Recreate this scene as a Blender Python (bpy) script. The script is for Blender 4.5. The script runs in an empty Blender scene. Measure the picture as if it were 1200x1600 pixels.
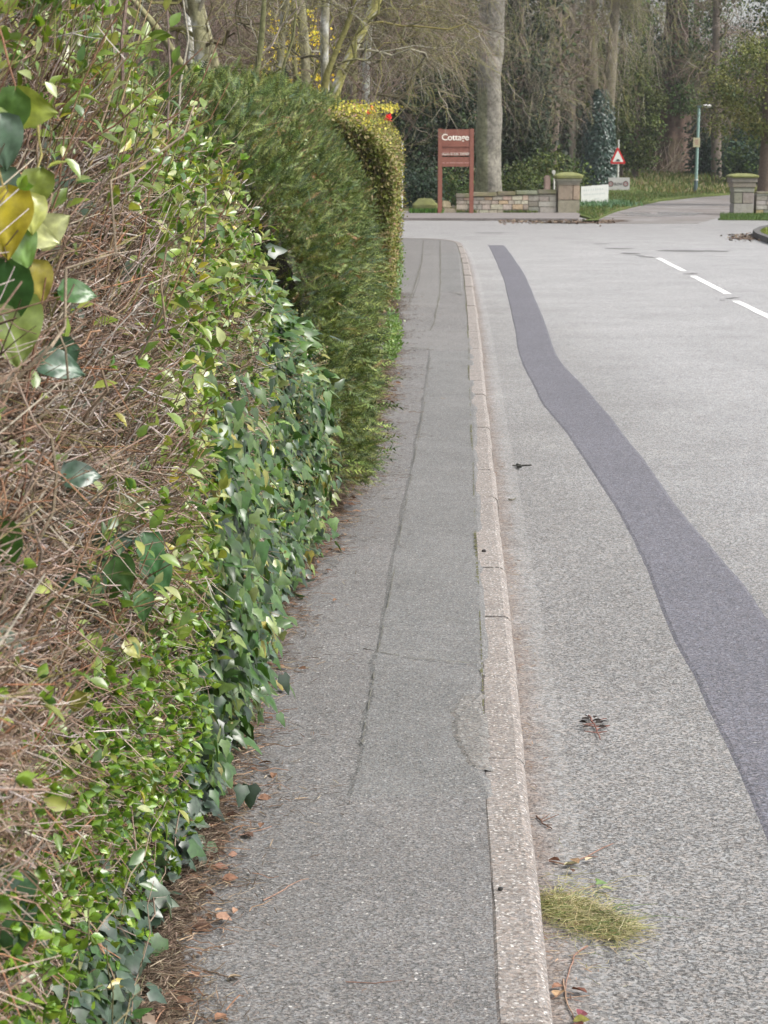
import bpy, math, random
import numpy as np
from mathutils import Vector, Matrix

rng = np.random.default_rng(11)
random.seed(11)
S = bpy.context.scene
COL = S.collection
R = math.radians

# ------------------------------------------------------------------ camera
FPX = 3350.0
TH = math.atan(550.0 / FPX)
CH = 1.6
cam_d = bpy.data.cameras.new("camera")
cam = bpy.data.objects.new("camera", cam_d)
COL.objects.link(cam)
cam.location = (0, 0, CH)
cam.rotation_euler = (R(90) - TH, 0, 0)
cam_d.sensor_fit = 'VERTICAL'
cam_d.sensor_height = 36.0
cam_d.lens = FPX / 1600 * 36.0
cam_d.clip_end = 3000
cam_d.clip_start = 0.05
cam_d.dof.use_dof = True
cam_d.dof.focus_distance = 6.0
cam_d.dof.aperture_fstop = 20
S.camera = cam


def ray(px, py):
    c, s = math.cos(TH), math.sin(TH)
    u = 800.0 - py
    return np.array([px - 600.0, FPX * c + u * s, -FPX * s + u * c])


def G(px, py, z=0.0):
    d = ray(px, py)
    t = (z - CH) / d[2]
    return np.array([d[0] * t, d[1] * t, z])


def P(px, py, Y):
    d = ray(px, py)
    t = Y / d[1]
    return np.array([d[0] * t, Y, CH + d[2] * t])


# ------------------------------------------------------------------ world / light
SUN_EL, SUN_AZ = 50, 112          # azimuth measured from +Y towards +X
w = bpy.data.worlds.new("World")
S.world = w
w.use_nodes = True
nt = w.node_tree
bg = nt.nodes['Background']
sky = nt.nodes.new('ShaderNodeTexSky')
sky.sky_type = 'NISHITA'
sky.sun_disc = False
sky.sun_elevation = R(SUN_EL)
sky.sun_rotation = R(SUN_AZ)
sky.air_density = 1.0
sky.dust_density = 4.0
sky.ozone_density = 0.6
hs = nt.nodes.new('ShaderNodeHueSaturation')      # thin even overcast: a greyer sky
hs.inputs['Saturation'].default_value = 0.28
nt.links.new(sky.outputs[0], hs.inputs['Color'])
nt.links.new(hs.outputs[0], bg.inputs[0])
bg.inputs[1].default_value = 0.15
sd = bpy.data.lights.new("sun", 'SUN')
sd.energy = 1.5
sd.angle = R(22)
sd.color = (1.0, 0.96, 0.9)
so = bpy.data.objects.new("sun", sd)
COL.objects.link(so)
dirv = Vector((math.sin(R(SUN_AZ)) * math.cos(R(SUN_EL)), math.cos(R(SUN_AZ)) * math.cos(R(SUN_EL)), math.sin(R(SUN_EL))))
so.rotation_euler = dirv.to_track_quat('Z', 'Y').to_euler()
so.location = (20, 10, 30)
S.view_settings.view_transform = 'Standard'
S.view_settings.look = 'None'
S.view_settings.exposure = 0.87
S.view_settings.gamma = 1


# ------------------------------------------------------------------ materials
class NB:
    def __init__(self, name):
        self.m = bpy.data.materials.new(name)
        self.m.use_nodes = True
        self.t = self.m.node_tree
        self.b = self.t.nodes['Principled BSDF']
        self.out = self.t.nodes['Material Output']
        tc = self.t.nodes.new('ShaderNodeTexCoord')
        self.co = tc.outputs['Object']
        self.uv = tc.outputs['UV']

    def n(self, typ, **kw):
        nd = self.t.nodes.new(typ)
        for k, v in kw.items():
            setattr(nd, k, v)
        return nd

    def ln(self, a, b):
        self.t.links.new(a, b)

    def noise(self, scale, detail=3, rough=0.6, vec=None, dist=0):
        nd = self.n('ShaderNodeTexNoise')
        nd.inputs['Scale'].default_value = scale
        nd.inputs['Detail'].default_value = detail
        nd.inputs['Roughness'].default_value = rough
        nd.inputs['Distortion'].default_value = dist
        self.ln(vec or self.co, nd.inputs['Vector'])
        return nd.outputs['Fac']

    def ramp(self, fac, stops):
        nd = self.n('ShaderNodeValToRGB')
        cr = nd.color_ramp
        while len(cr.elements) > 1:
            cr.elements.remove(cr.elements[-1])
        for i, (p, c) in enumerate(stops):
            if not hasattr(c, '__len__'):
                c = (c, c, c)
            e = cr.elements[0] if i == 0 else cr.elements.new(p)
            e.position = p
            e.color = (c[0], c[1], c[2], 1)
        self.ln(fac, nd.inputs[0])
        return nd.outputs[0]

    def mix(self, a, b, fac, mode='MIX'):
        nd = self.n('ShaderNodeMix', data_type='RGBA', blend_type=mode)
        for s, v in ((nd.inputs[6], a), (nd.inputs[7], b)):
            if hasattr(v, 'is_linked'):
                self.ln(v, s)
            else:
                s.default_value = (v[0], v[1], v[2], 1)
        if hasattr(fac, 'is_linked'):
            self.ln(fac, nd.inputs[0])
        else:
            nd.inputs[0].default_value = fac
        return nd.outputs[2]

    def math(self, op, a, b=0.0, clamp=False):
        nd = self.n('ShaderNodeMath', operation=op, use_clamp=clamp)
        for s, v in ((nd.inputs[0], a), (nd.inputs[1], b)):
            if hasattr(v, 'is_linked'):
                self.ln(v, s)
            else:
                s.default_value = v
        return nd.outputs[0]

    def bump(self, h, strength=0.5, dist=0.01, nrm=None):
        nd = self.n('ShaderNodeBump')
        nd.inputs['Strength'].default_value = strength
        nd.inputs['Distance'].default_value = dist
        self.ln(h, nd.inputs['Height'])
        if nrm is not None:
            self.ln(nrm, nd.inputs['Normal'])
        self.ln(nd.outputs[0], self.b.inputs['Normal'])
        return nd.outputs[0]

    def set(self, color=None, rough=None, spec=None, metal=None):
        for key, v in (('Base Color', color), ('Roughness', rough), ('Specular IOR Level', spec), ('Metallic', metal)):
            if v is None:
                continue
            s = self.b.inputs[key]
            if hasattr(v, 'is_linked'):
                self.ln(v, s)
            elif hasattr(v, '__len__'):
                s.default_value = (v[0], v[1], v[2], 1)
            else:
                s.default_value = v


def m_attr(name, rough=0.5, spec=0.5, trans=0.0, nscale=60.0, namp=0.25, bump=0.0):
    """colour comes from the per-leaf / per-twig 'col' attribute, with procedural mottling."""
    k = NB(name)
    a = k.n('ShaderNodeAttribute', attribute_name='col')
    n = k.noise(nscale, 2)
    f = k.ramp(n, [(0.3, 1 - namp), (0.7, 1 + namp)])
    c = k.mix(a.outputs['Color'], f, 1.0, 'MULTIPLY')
    k.set(c, rough, spec)
    if bump:
        k.bump(n, bump, 0.003)
    if trans > 0:
        t = k.n('ShaderNodeBsdfTranslucent')
        k.ln(k.mix(c, (1.25, 1.35, 0.55), 1.0, 'MULTIPLY'), t.inputs['Color'])
        ms = k.n('ShaderNodeMixShader')
        ms.inputs[0].default_value = trans
        k.ln(k.b.outputs[0], ms.inputs[1])
        k.ln(t.outputs[0], ms.inputs[2])
        k.ln(ms.outputs[0], k.out.inputs['Surface'])
    return k.m


def m_asphalt(name, base, chip=110.0, contrast=1.0, white=0.0, bump=0.5, rough=0.75, spec=0.5, big=0.12, gap=0.5, fleck=0.35, wear_sheen=None, pitf=.6):
    """rolled stone chippings: random-toned irregular stones, dark pits between them, scattered pale flecks"""
    k = NB(name)
    wob = k.n('ShaderNodeTexNoise')
    wob.inputs['Scale'].default_value = chip * 0.9
    wob.inputs['Detail'].default_value = 3
    k.ln(k.co, wob.inputs['Vector'])
    vm = k.n('ShaderNodeVectorMath', operation='SCALE')
    k.ln(wob.outputs['Color'], vm.inputs[0])
    vm.inputs['Scale'].default_value = 2.2 / chip
    va = k.n('ShaderNodeVectorMath', operation='ADD')
    k.ln(k.co, va.inputs[0])
    k.ln(vm.outputs[0], va.inputs[1])
    v = k.n('ShaderNodeTexVoronoi')
    v.inputs['Scale'].default_value = chip
    k.ln(va.outputs[0], v.inputs['Vector'])
    sp = k.n('ShaderNodeSeparateColor')
    k.ln(v.outputs['Color'], sp.inputs[0])
    c1 = 0.38 * contrast
    chipc = k.ramp(sp.outputs[0], [(0, 1 - c1), (0.3, 1 - c1 * 0.3), (0.7, 1 + c1 * 0.3), (1.0, 1 + c1)])
    warm = k.ramp(sp.outputs[1], [(0, (1.07, .98, .92)), (.5, (1, 1, 1)), (1, (.95, .99, 1.04))])
    pits = k.ramp(k.noise(chip * pitf, 3, .7), [(0.40, 1 - gap), (0.485, 1.0)])
    f = k.n('ShaderNodeTexVoronoi')
    f.inputs['Scale'].default_value = chip * .55
    k.ln(va.outputs[0], f.inputs['Vector'])
    sf = k.n('ShaderNodeSeparateColor')
    k.ln(f.outputs['Color'], sf.inputs[0])
    on = k.math('MULTIPLY', k.ramp(sf.outputs[0], [(1 - fleck, 0), (1 - fleck + .02, 1)]), k.ramp(f.outputs['Distance'], [(.22, 1), (.34, 0)]))
    on = k.math('MULTIPLY', on, k.ramp(sf.outputs[1], [(0, .25), (1, 1)]))
    bigc = k.ramp(k.noise(0.9, 5, 0.65), [(0.3, 1 - big), (0.7, 1 + big)])
    midc = k.ramp(k.noise(9.0, 4, 0.7), [(0.3, 1 - big * .8), (0.7, 1 + big * .8)])
    if wear_sheen:
        base = wear_sheen(k, base)
    c = k.mix(base, chipc, 1.0, 'MULTIPLY')
    for q in (warm, pits, bigc, midc):
        c = k.mix(c, q, 1.0, 'MULTIPLY')
    c = k.mix(c, (.30 + .35 * white, .29 + .34 * white, .27 + .33 * white), on)
    k.set(c, rough, spec)
    hgt = k.math('ADD', k.math('MULTIPLY', pits, 0.9), k.math('MULTIPLY', sp.outputs[2], 0.4))
    k.bump(hgt, bump, 0.5 / chip)
    return k, c


def m_noise(name, c1, c2, scale=5, rough=0.85, bump=0.4, bscale=None, bdist=0.01, spec=0.3, c3=None, detail=5):
    k = NB(name)
    n = k.noise(scale, detail, 0.65)
    st = [(0.3, c1), (0.55, c2)]
    if c3:
        st.append((0.72, c3))
    c = k.ramp(n, st)
    c = k.mix(c, k.ramp(k.noise(scale * 9, 3), [(.3, .8), (.7, 1.2)]), 1.0, 'MULTIPLY')
    k.set(c, rough, spec)
    if bump:
        k.bump(k.noise(bscale or scale * 6, 5, 0.7), bump, bdist)
    return k.m


def m_flat(name, c, rough=0.5, spec=0.5, metal=0.0, var=0.08, scale=8):
    k = NB(name)
    f = k.ramp(k.noise(scale, 4), [(.3, 1 - var), (.7, 1 + var)])
    k.set(k.mix(c, f, 1.0, 'MULTIPLY'), rough, spec, metal)
    return k.m


M = {}
M['leaf'] = m_attr('glossy_leaf', 0.30, 0.75, 0.25, 50, 0.25)
M['ivy'] = m_attr('ivy_leaf', 0.31, 0.65, 0.18, 70, 0.25)
M['needle'] = m_attr('yew_needle', 0.5, 0.4, 0.12, 30, 0.2)
M['twig'] = m_attr('twig_bark', 0.75, 0.3, 0, 160, 0.3, 0.3)
M['bark_attr'] = m_attr('lichen_bark', 0.85, 0.2, 0, 22, 0.35, 0.6)
M['foliage'] = m_attr('far_foliage', 0.55, 0.3, 0.15, 2.0, 0.25)
M['flower'] = m_attr('petal', 0.6, 0.3, 0.3, 20, 0.1)
M['litter'] = m_attr('dead_leaf', 0.8, 0.2, 0.05, 90, 0.3)
M['grass'] = m_attr('grass_blade', 0.6, 0.3, 0.25, 8, 0.25)
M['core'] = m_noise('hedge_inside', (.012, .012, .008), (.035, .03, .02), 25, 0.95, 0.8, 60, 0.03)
M['soil'] = m_noise('soil', (.05, .035, .025), (.11, .075, .05), 18, 0.95, 0.8, 60, 0.02, .2, (.07, .06, .04))
M['mould'] = m_noise('leaf_mould', (.045, .033, .025), (.12, .085, .06), 45, 0.95, 0.9, 160, 0.01, .2, (.17, .12, .085))
M['forest_floor'] = m_noise('forest_floor', (.06, .045, .025), (.10, .10, .035), 1.2, 0.95, 0.5, 10, 0.05, .2, (.05, .08, .02))
M['verge'] = m_noise('verge_grass', (.055, .085, .02), (.10, .13, .03), 1.4, 0.9, 0.6, 25, 0.04, .2, (.15, .12, .06))
M['drive'] = m_noise('drive_surface', (.12, .095, .08), (.18, .165, .155), 0.5, 0.7, 0.4, 30, 0.01, .5, (.25, .24, .235))
M['far_path'] = m_noise('far_footway', (.13, .115, .105), (.19, .17, .16), 1.5, 0.8, 0.3, 40, 0.01, .4)
M['joint'] = m_noise('joint_moss', (.12, .118, .10), (.165, .16, .14), 14, 0.95, 0.5, 80, 0.01, .2, (.13, .14, .05))
M['crack'] = m_flat('dark_patch', (.15, .147, .145), .9, .3)
M['white_road'] = m_noise('road_paint', (.62, .62, .6), (.8, .8, .78), 20, 0.7, 0.2, 90, 0.003)


def m_kerb():
    k, c = m_asphalt('kerb_concrete', (.262, .238, .220), 150, .8, 1.15, 0.8, 0.85, 0.3, 0.1, 0.35, .60)
    return k.m


M['kerb'] = m_kerb()
def road_wear_sheen(k, base):
    """traffic-worn lane, paler away from the gutter, with sky sheen painted into the colour"""
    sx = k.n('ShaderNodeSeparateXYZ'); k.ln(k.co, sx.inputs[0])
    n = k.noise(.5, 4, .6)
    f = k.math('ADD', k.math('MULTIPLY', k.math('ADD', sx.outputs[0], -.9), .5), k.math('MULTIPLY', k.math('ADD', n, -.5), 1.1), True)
    g = k.math('ADD', f, k.math('MULTIPLY', k.math('ADD', sx.outputs[1], -8.0), .02), True)  # paler with distance: sky sheen put into the road colour
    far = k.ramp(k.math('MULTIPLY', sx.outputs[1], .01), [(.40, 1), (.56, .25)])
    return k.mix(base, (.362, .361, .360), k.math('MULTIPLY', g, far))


M['road'] = m_asphalt('road_surface', (.252, .246, .237), 120, 1.1, .3, 1.0, 0.62, 0.5, 0.12, 0.62, .14, road_wear_sheen, 1.05)[0].m
M['patch'] = m_asphalt('patch_surface', (.146, .144, .166), 140, 1.3, .25, 0.8, 0.66, 0.5, 0.08, 0.6, .12, None, 1.0)[0].m
M['path'] = m_asphalt('path_surface', (.195, .19, .186), 180, 1.2, .9, 0.9, 0.72, 0.4, 0.10, 0.5, .15, None, .9)[0].m
M['path2'] = m_asphalt('path_repair', (.187, .186, .182), 190, 1.1, .8, 0.8, 0.72, 0.4, 0.10, 0.5, .13, None, .9)[0].m
M['path3'] = m_asphalt('path_trench', (.20, .195, .19), 190, .9, .5, 0.7, 0.72, 0.4, 0.08, 0.45, .1)[0].m


# ------------------------------------------------------------------ object helpers
def tag(o, label=None, cat=None, group=None, kind=None):
    if label: o['label'] = label
    if cat: o['category'] = cat
    if group: o['group'] = group
    if kind: o['kind'] = kind
    return o


def empty(name, loc, label, cat, group=None):
    o = bpy.data.objects.new(name, None)
    COL.objects.link(o)
    o.location = tuple(loc)
    o.empty_display_size = 0.2
    return tag(o, label, cat, group)


class MB:
    """collects geometry (numpy) and links it as ONE mesh object, origin at its parent's base"""

    def __init__(self):
        self.v = []; self.f = []; self.c = []; self.nv = 0

    def add(self, verts, faces, col=None):
        """faces: list of (F,k) int arrays (one per face size)"""
        verts = np.asarray(verts, float).reshape(-1, 3)
        for fa in faces:
            fa = np.asarray(fa, int)
            if fa.size:
                self.f.append(fa + self.nv)
        self.v.append(verts)
        if col is None:
            col = (.5, .5, .5)
        col = np.asarray(col, float)
        if col.ndim == 1:
            col = np.tile(col, (len(verts), 1))
        self.c.append(col)
        self.nv += len(verts)

    def poly(self, verts, faces, col=None):
        by = {}
        for f in faces:
            by.setdefault(len(f), []).append(f)
        self.add(verts, [np.array(v) for v in by.values()], col)

    def box(self, lo, hi, col=None, bevel=0.0, jit=0.0):
        lo = np.array(lo, float); hi = np.array(hi, float)
        if bevel <= 0:
            x0, y0, z0 = lo; x1, y1, z1 = hi
            vs = np.array([[x0, y0, z0], [x1, y0, z0], [x1, y1, z0], [x0, y1, z0], [x0, y0, z1], [x1, y0, z1], [x1, y1, z1], [x0, y1, z1]])
            if jit: vs += rng.uniform(-jit, jit, vs.shape)
            self.add(vs, [np.array([[0, 3, 2, 1], [4, 5, 6, 7], [0, 1, 5, 4], [1, 2, 6, 5], [2, 3, 7, 6], [3, 0, 4, 7]])], col)
            return
        import bmesh
        bm = bmesh.new()
        bmesh.ops.create_cube(bm, size=1)
        for v in bm.verts:
            for i in range(3):
                v.co[i] = (lo[i] + hi[i]) / 2 + v.co[i] * (hi[i] - lo[i])
            if jit: v.co += Vector(rng.uniform(-jit, jit, 3))
        bmesh.ops.bevel(bm, geom=list(bm.edges), offset=bevel, segments=2, affect='EDGES')
        bm.verts.index_update()
        self.poly([v.co[:] for v in bm.verts], [[v.index for v in f.verts] for f in bm.faces], col)
        bm.free()

    def tubes(self, Pt, Rd, sides=3, col=None, cap=False):
        """Pt (N,K,3)  Rd (N,K) or (K,)"""
        Pt = np.asarray(Pt, float)
        N, K, _ = Pt.shape
        Rd = np.broadcast_to(np.asarray(Rd, float), (N, K))
        T = np.gradient(Pt, axis=1) if K > 2 else np.repeat((Pt[:, 1:] - Pt[:, :1]), 2, axis=1)
        T = T / (np.linalg.norm(T, axis=2, keepdims=True) + 1e-9)
        ov = Pt[:, -1] - Pt[:, 0]
        ref = np.where((np.abs(ov[:, 2:3]) > 0.8 * np.linalg.norm(ov, axis=1, keepdims=True)), np.array([[0, 1.0, 0]]), np.array([[0, 0, 1.0]]))
        ref = np.repeat(ref[:, None, :], K, axis=1)
        A = np.cross(T, ref); A /= (np.linalg.norm(A, axis=2, keepdims=True) + 1e-9)
        B = np.cross(T, A)
        ang = np.arange(sides) / sides * 2 * math.pi
        V = Pt[:, :, None, :] + Rd[:, :, None, None] * (A[:, :, None, :] * np.cos(ang)[None, None, :, None] + B[:, :, None, :] * np.sin(ang)[None, None, :, None])
        V = V.reshape(-1, 3)
        i = np.arange(N)[:, None, None] * K * sides
        k = np.arange(K - 1)[None, :, None] * sides
        s = np.arange(sides)[None, None, :]
        s2 = (s + 1) % sides
        F = np.stack([i + k + s, i + k + s2, i + k + sides + s2, i + k + sides + s], axis=-1).reshape(-1, 4)
        if col is not None:
            col = np.asarray(col, float)
            if col.ndim == 2:
                col = np.repeat(col, K * sides, axis=0)
        fs = [F]
        if cap:
            c0 = (np.arange(N)[:, None] * K * sides + np.arange(sides)[None, ::-1])
            c1 = (np.arange(N)[:, None] * K * sides + (K - 1) * sides + np.arange(sides)[None, :])
            fs += [c0, c1]
        self.add(V, fs, col)

    def leaves(self, tmpl, pos, d, n, size, col, width=1.0):
        tv, tf = tmpl[:2]
        tv = np.asarray(tv, float)
        N = len(pos)
        d = d / (np.linalg.norm(d, axis=1, keepdims=True) + 1e-9)
        x = np.cross(d, n); x /= (np.linalg.norm(x, axis=1, keepdims=True) + 1e-9)
        nn = np.cross(x, d)
        size = np.broadcast_to(np.asarray(size, float), (N,))
        width = np.broadcast_to(np.asarray(width, float), (N,))
        V = pos[:, None, :] + size[:, None, None] * (x[:, None, :] * (tv[None, :, 0:1] * width[:, None, None]) + d[:, None, :] * tv[None, :, 1:2] + nn[:, None, :] * tv[None, :, 2:3])
        fs = []
        for fa in tf:
            fa = np.asarray(fa)
            fs.append((np.arange(N)[:, None, None] * len(tv) + fa[None]).reshape(-1, fa.shape[1]))
        cc = np.repeat(col, len(tv), axis=0)
        if len(tmpl) > 2: cc = cc * np.tile(tmpl[2], (N, 1))
        self.add(V.reshape(-1, 3), fs, cc)

    def build(self, name, mat, parent=None, smooth=False, kind=None, label=None, origin=None):
        V = np.concatenate(self.v); C = np.concatenate(self.c)
        if parent is not None:
            base = np.array(parent.matrix_basis.translation) if parent.parent is None else np.array(parent['_abs'])
            org = base if origin is None else np.array(origin, float)
        else:
            org = np.zeros(3) if origin is None else np.array(origin, float)
        V = V - org
        me = bpy.data.meshes.new(name)
        me.vertices.add(len(V))
        me.vertices.foreach_set('co', V.astype(np.float32).ravel())
        lv = np.concatenate([f.ravel() for f in self.f]).astype(np.int32)
        lt = np.concatenate([np.full(len(f), f.shape[1], np.int32) for f in self.f])
        ls = np.concatenate([[0], np.cumsum(lt)[:-1]]).astype(np.int32)
        me.loops.add(len(lv)); me.loops.foreach_set('vertex_index', lv)
        me.polygons.add(len(lt)); me.polygons.foreach_set('loop_start', ls)
        try:
            me.polygons.foreach_set('loop_total', lt)
        except Exception:
            pass
        at = me.color_attributes.new('col', 'FLOAT_COLOR', 'POINT')
        at.data.foreach_set('color', np.hstack([C, np.ones((len(C), 1))]).astype(np.float32).ravel())
        me.update(calc_edges=True)
        me.validate()
        me.polygons.foreach_set('use_smooth', np.full(len(me.polygons), smooth))
        me.materials.append(mat)
        o = bpy.data.objects.new(name, me)
        COL.objects.link(o)
        o['_abs'] = [float(a) for a in org]
        if parent is not None:
            o.parent = parent
            o.location = tuple(org - base)
        else:
            o.location = tuple(org)
        if kind: o['kind'] = kind
        if label: o['label'] = label
        return o


def pick(pal, n, var=0.15):
    """pal: list of (weight, rgb)"""
    wts = np.array([p[0] for p in pal], float); wts /= wts.sum()
    cs = np.array([p[1] for p in pal], float)
    idx = rng.choice(len(pal), n, p=wts)
    c = cs[idx] * rng.uniform(1 - var, 1 + var, (n, 1)) * rng.uniform(1 - var * .4, 1 + var * .4, (n, 3))
    return c


def unit(v):
    return v / (np.linalg.norm(v, axis=-1, keepdims=True) + 1e-9)


# leaf templates (x width, y length, z) : V-fold along the midrib, tip curling down
def T_oval(w=.22, fold=.10, curl=.22):
    ys = [0, .3, .65, 1.0]
    ws = [0, w, w * .95, 0]
    v = []
    for y in ys: v.append((0, y, -curl * y * y))
    v += [(-w * .8, .28, fold - curl * .08), (-w, .55, fold - curl * .3), (-w * .5, .82, fold * .5 - curl * .67)]
    v += [(w * .8, .28, fold - curl * .08), (w, .55, fold - curl * .3), (w * .5, .82, fold * .5 - curl * .67)]
    quads = [(0, 1, 5, 4), (1, 2, 6, 5), (0, 7, 8, 1), (1, 8, 9, 2)]
    tris = [(2, 3, 6), (2, 9, 3)]
    return np.array(v), [np.array(quads), np.array(tris)]


def T_ivy(curl=.25, fold=-.06):
    v = [(0, 0, 0), (0, .35, -curl * .12), (0, .65, -curl * .42), (0, 1, -curl)]
    half = [(.26, -.10, .5), (.50, .20, 1.2), (.30, .42, .7), (.20, .72, .5)]
    for sx in (-1, 1):
        for (x, y, f) in half:
            v.append((sx * x, y, fold * f * 1.6 - curl * max(y, 0) ** 2))
    tr = []
    qd = [(0, 1, 5, 4), (1, 2, 6, 5), (2, 3, 7, 6)]
    qd += [(0, 8, 9, 1), (1, 9, 10, 2), (2, 10, 11, 3)]
    return np.array(v), [np.array(qd)]


def T_quad(w=.5, c=.15):
    v = [(-w * .6, 0, 0), (w * .5, .1, .05), (w, .6, -c), (0, 1, c), (-w, .55, -c * .5)]
    return np.array(v), [np.array([(0, 1, 2, 3, 4)])]


def T_shoot(nn=10):
    v = []; t = []
    v += [(-.012, 0, 0), (.012, 0, 0), (.006, 1, -.12), (-.006, 1, -.12)]
    q = [(0, 1, 2, 3)]
    for i in range(nn):
        y = .08 + .9 * i / nn
        z = -.12 * y * y
        L = .17 * (1 - .45 * abs(y - .4))
        for s in (-1, 1):
            b = len(v)
            v += [(0, y - .034, z), (0, y + .034, z), (s * L, y + L * .55, z + .04 * ((i % 3) - 1))]
            t.append((b, b + 1, b + 2) if s < 0 else (b, b + 2, b + 1))
    b = len(v)
    v += [(-.02, .96, -.11), (.02, .96, -.11), (0, 1.14, -.14)]
    t.append((b, b + 1, b + 2))
    r_ = np.random.default_rng(5)
    c = np.ones((len(v), 3)); c[:4] *= (1.3, .95, .7)
    for k in range(4, len(v), 3): c[k:k + 3] *= r_.uniform(.45, 1.6)
    return np.array(v), [np.array(q), np.array(t)], c


OVAL, OVAL2, IVY, QUAD, SHOOT = T_oval(), T_oval(.3, .14, .12), T_ivy(), T_quad(), T_shoot()
def T_big():
    ny, nx = 9, 7
    v = []; c = []
    for i in range(ny):
        y = i / (ny - 1)
        yy = -.08 + 1.08 * y
        wd = .46 * (math.sin(math.pi * min(1, y ** .62 * .97 + .03)) ** .75) if 0 < y < 1 else .012
        for j in range(nx):
            u = (j / (nx - 1)) * 2 - 1
            lobe = .10 * math.exp(-((y - .05) / .12) ** 2) * abs(u)
            v.append((u * wd, yy - lobe - .02 * abs(u), .16 * abs(u) ** 1.5 * wd * 2 * .5 - .32 * y * y + .03 * math.sin(u * 5 + y * 9)))
            vein = 1.0 + (.35 if j == nx // 2 else 0) + .12 * math.sin(y * 22 - abs(u) * 5)
            c.append((vein, vein, vein))
    q = [(i * nx + j, i * nx + j + 1, (i + 1) * nx + j + 1, (i + 1) * nx + j) for i in range(ny - 1) for j in range(nx - 1)]
    return np.array(v), [np.array(q)], np.array(c)


BIG = T_big()
NEEDLE = (np.array([(-.03, 0, 0), (.03, 0, 0), (.03, .6, .02), (0, 1, 0), (-.03, .6, .02)]), [np.array([(0, 1, 2, 3, 4)])])
BLADE = (np.array([(-.03, 0, 0), (.03, 0, 0), (.022, .5, .06), (-.022, .5, .06), (0, 1, .25)]), [np.array([(0, 1, 2, 3)]), np.array([(3, 2, 4)])])


def curves(start, d, length, K=4, bend=None, jit=.05):
    """N polylines: start (N,3) direction d, curving by vector bend (added per unit t^2)"""
    N = len(start)
    d = unit(d)
    length = np.broadcast_to(np.asarray(length, float), (N,))
    t = np.linspace(0, 1, K)[None, :, None]
    b = np.zeros((N, 3)) if bend is None else np.broadcast_to(bend, (N, 3))
    pts = start[:, None, :] + length[:, None, None] * (d[:, None, :] * t + b[:, None, :] * t * t)
    w_ = rng.normal(0, 1, (N, K, 3)) * jit * length[:, None, None]
    w_[:, 0] = 0
    return pts + w_


def on_curves(Pt, per, t0=.2, t1=1.0):
    """random points along polylines -> (points, tangents, t, index)"""
    N, K, _ = Pt.shape
    idx = np.repeat(np.arange(N), per)
    t = rng.uniform(t0, t1, len(idx)) * (K - 1)
    i0 = np.minimum(t.astype(int), K - 2)
    fr = (t - i0)[:, None]
    a = Pt[idx, i0]; b = Pt[idx, i0 + 1]
    return a + (b - a) * fr, unit(b - a), t / (K - 1), idx


# ------------------------------------------------------------------ ground, road, path
def sheet(name, pts, z, mat, thick=0.0, kind='structure'):
    mb = MB()
    n = len(pts)
    top = [(p[0], p[1], z) for p in pts]
    if thick:
        bot = [(p[0], p[1], z - thick) for p in pts]
        fs = [list(range(n))] + [[i, i + n, (i + 1) % n + n, (i + 1) % n] for i in range(n)]
        mb.poly(top + bot, fs)
    else:
        mb.poly(top, [list(range(n))])
    return mb.build(name, mat, kind=kind)


def ribbon(name, Ys, xl, xr, z, mat, skirt=0.0, nx=1, kind='structure', hfun=None, feather=0.0):
    mb = MB()
    rows = []
    for j in range(nx + 1):
        f = j / nx
        xx = xl + (xr - xl) * f
        zz = np.full_like(xx, z) if hfun is None else hfun(xx, Ys) + z
        rows.append(np.stack([xx, Ys, zz], 1))
    if skirt:
        rows.insert(0, np.stack([xl, Ys, np.full_like(xl, z - skirt)], 1))
        rows.append(np.stack([xr, Ys, np.full_like(xr, z - skirt)], 1))
    V = np.stack(rows, 1)
    if feather:
        V = np.concatenate([V[:, :1] + [-.018, 0, -feather], V, V[:, -1:] + [.018, 0, -feather]], 1)
        V = np.concatenate([V[:1] + [0, -.03, -feather], V, V[-1:] + [0, .03, -feather]], 0)
    a, b = V.shape[:2]
    i = np.arange(a - 1)[:, None] * b; j = np.arange(b - 1)[None, :]
    F = np.stack([i + j, i + j + 1, i + b + j + 1, i + b + j], -1).reshape(-1, 4)
    mb.add(V.reshape(-1, 3), [F])
    return mb.build(name, mat, kind=kind)


sheet('ground', [(-900, -60), (900, -60), (900, 1500), (-900, 1500)], -0.16, M['forest_floor'])
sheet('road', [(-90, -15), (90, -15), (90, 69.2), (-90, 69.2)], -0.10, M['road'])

# kerb centre line (photograph pixels read on the plane z = 0)
kc = [(826, 1600), (810, 1400), (795, 1250), (782, 1060), (768, 880), (760, 790), (754, 700), (747, 620), (741, 520), (734, 455), (727, 408), (718, 382)]
kcw = np.array([G(*p) for p in kc])
kp = [np.array([kcw[0][0] - .06, -3.0, 0.0]), np.array([kcw[0][0] - .03, 1.2, 0.0])] + list(kcw)
# round the corner to the left
last = kcw[-1]
kp += [last + np.array(a) for a in [(-.04, 1.6, 0), (-.28, 2.7, 0), (-.75, 3.3, 0), (-1.5, 3.6, 0), (-3.0, 3.8, 0), (-7.0, 4.0, 0), (-20.0, 4.2, 0)]]
kp = np.array(kp)
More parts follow.
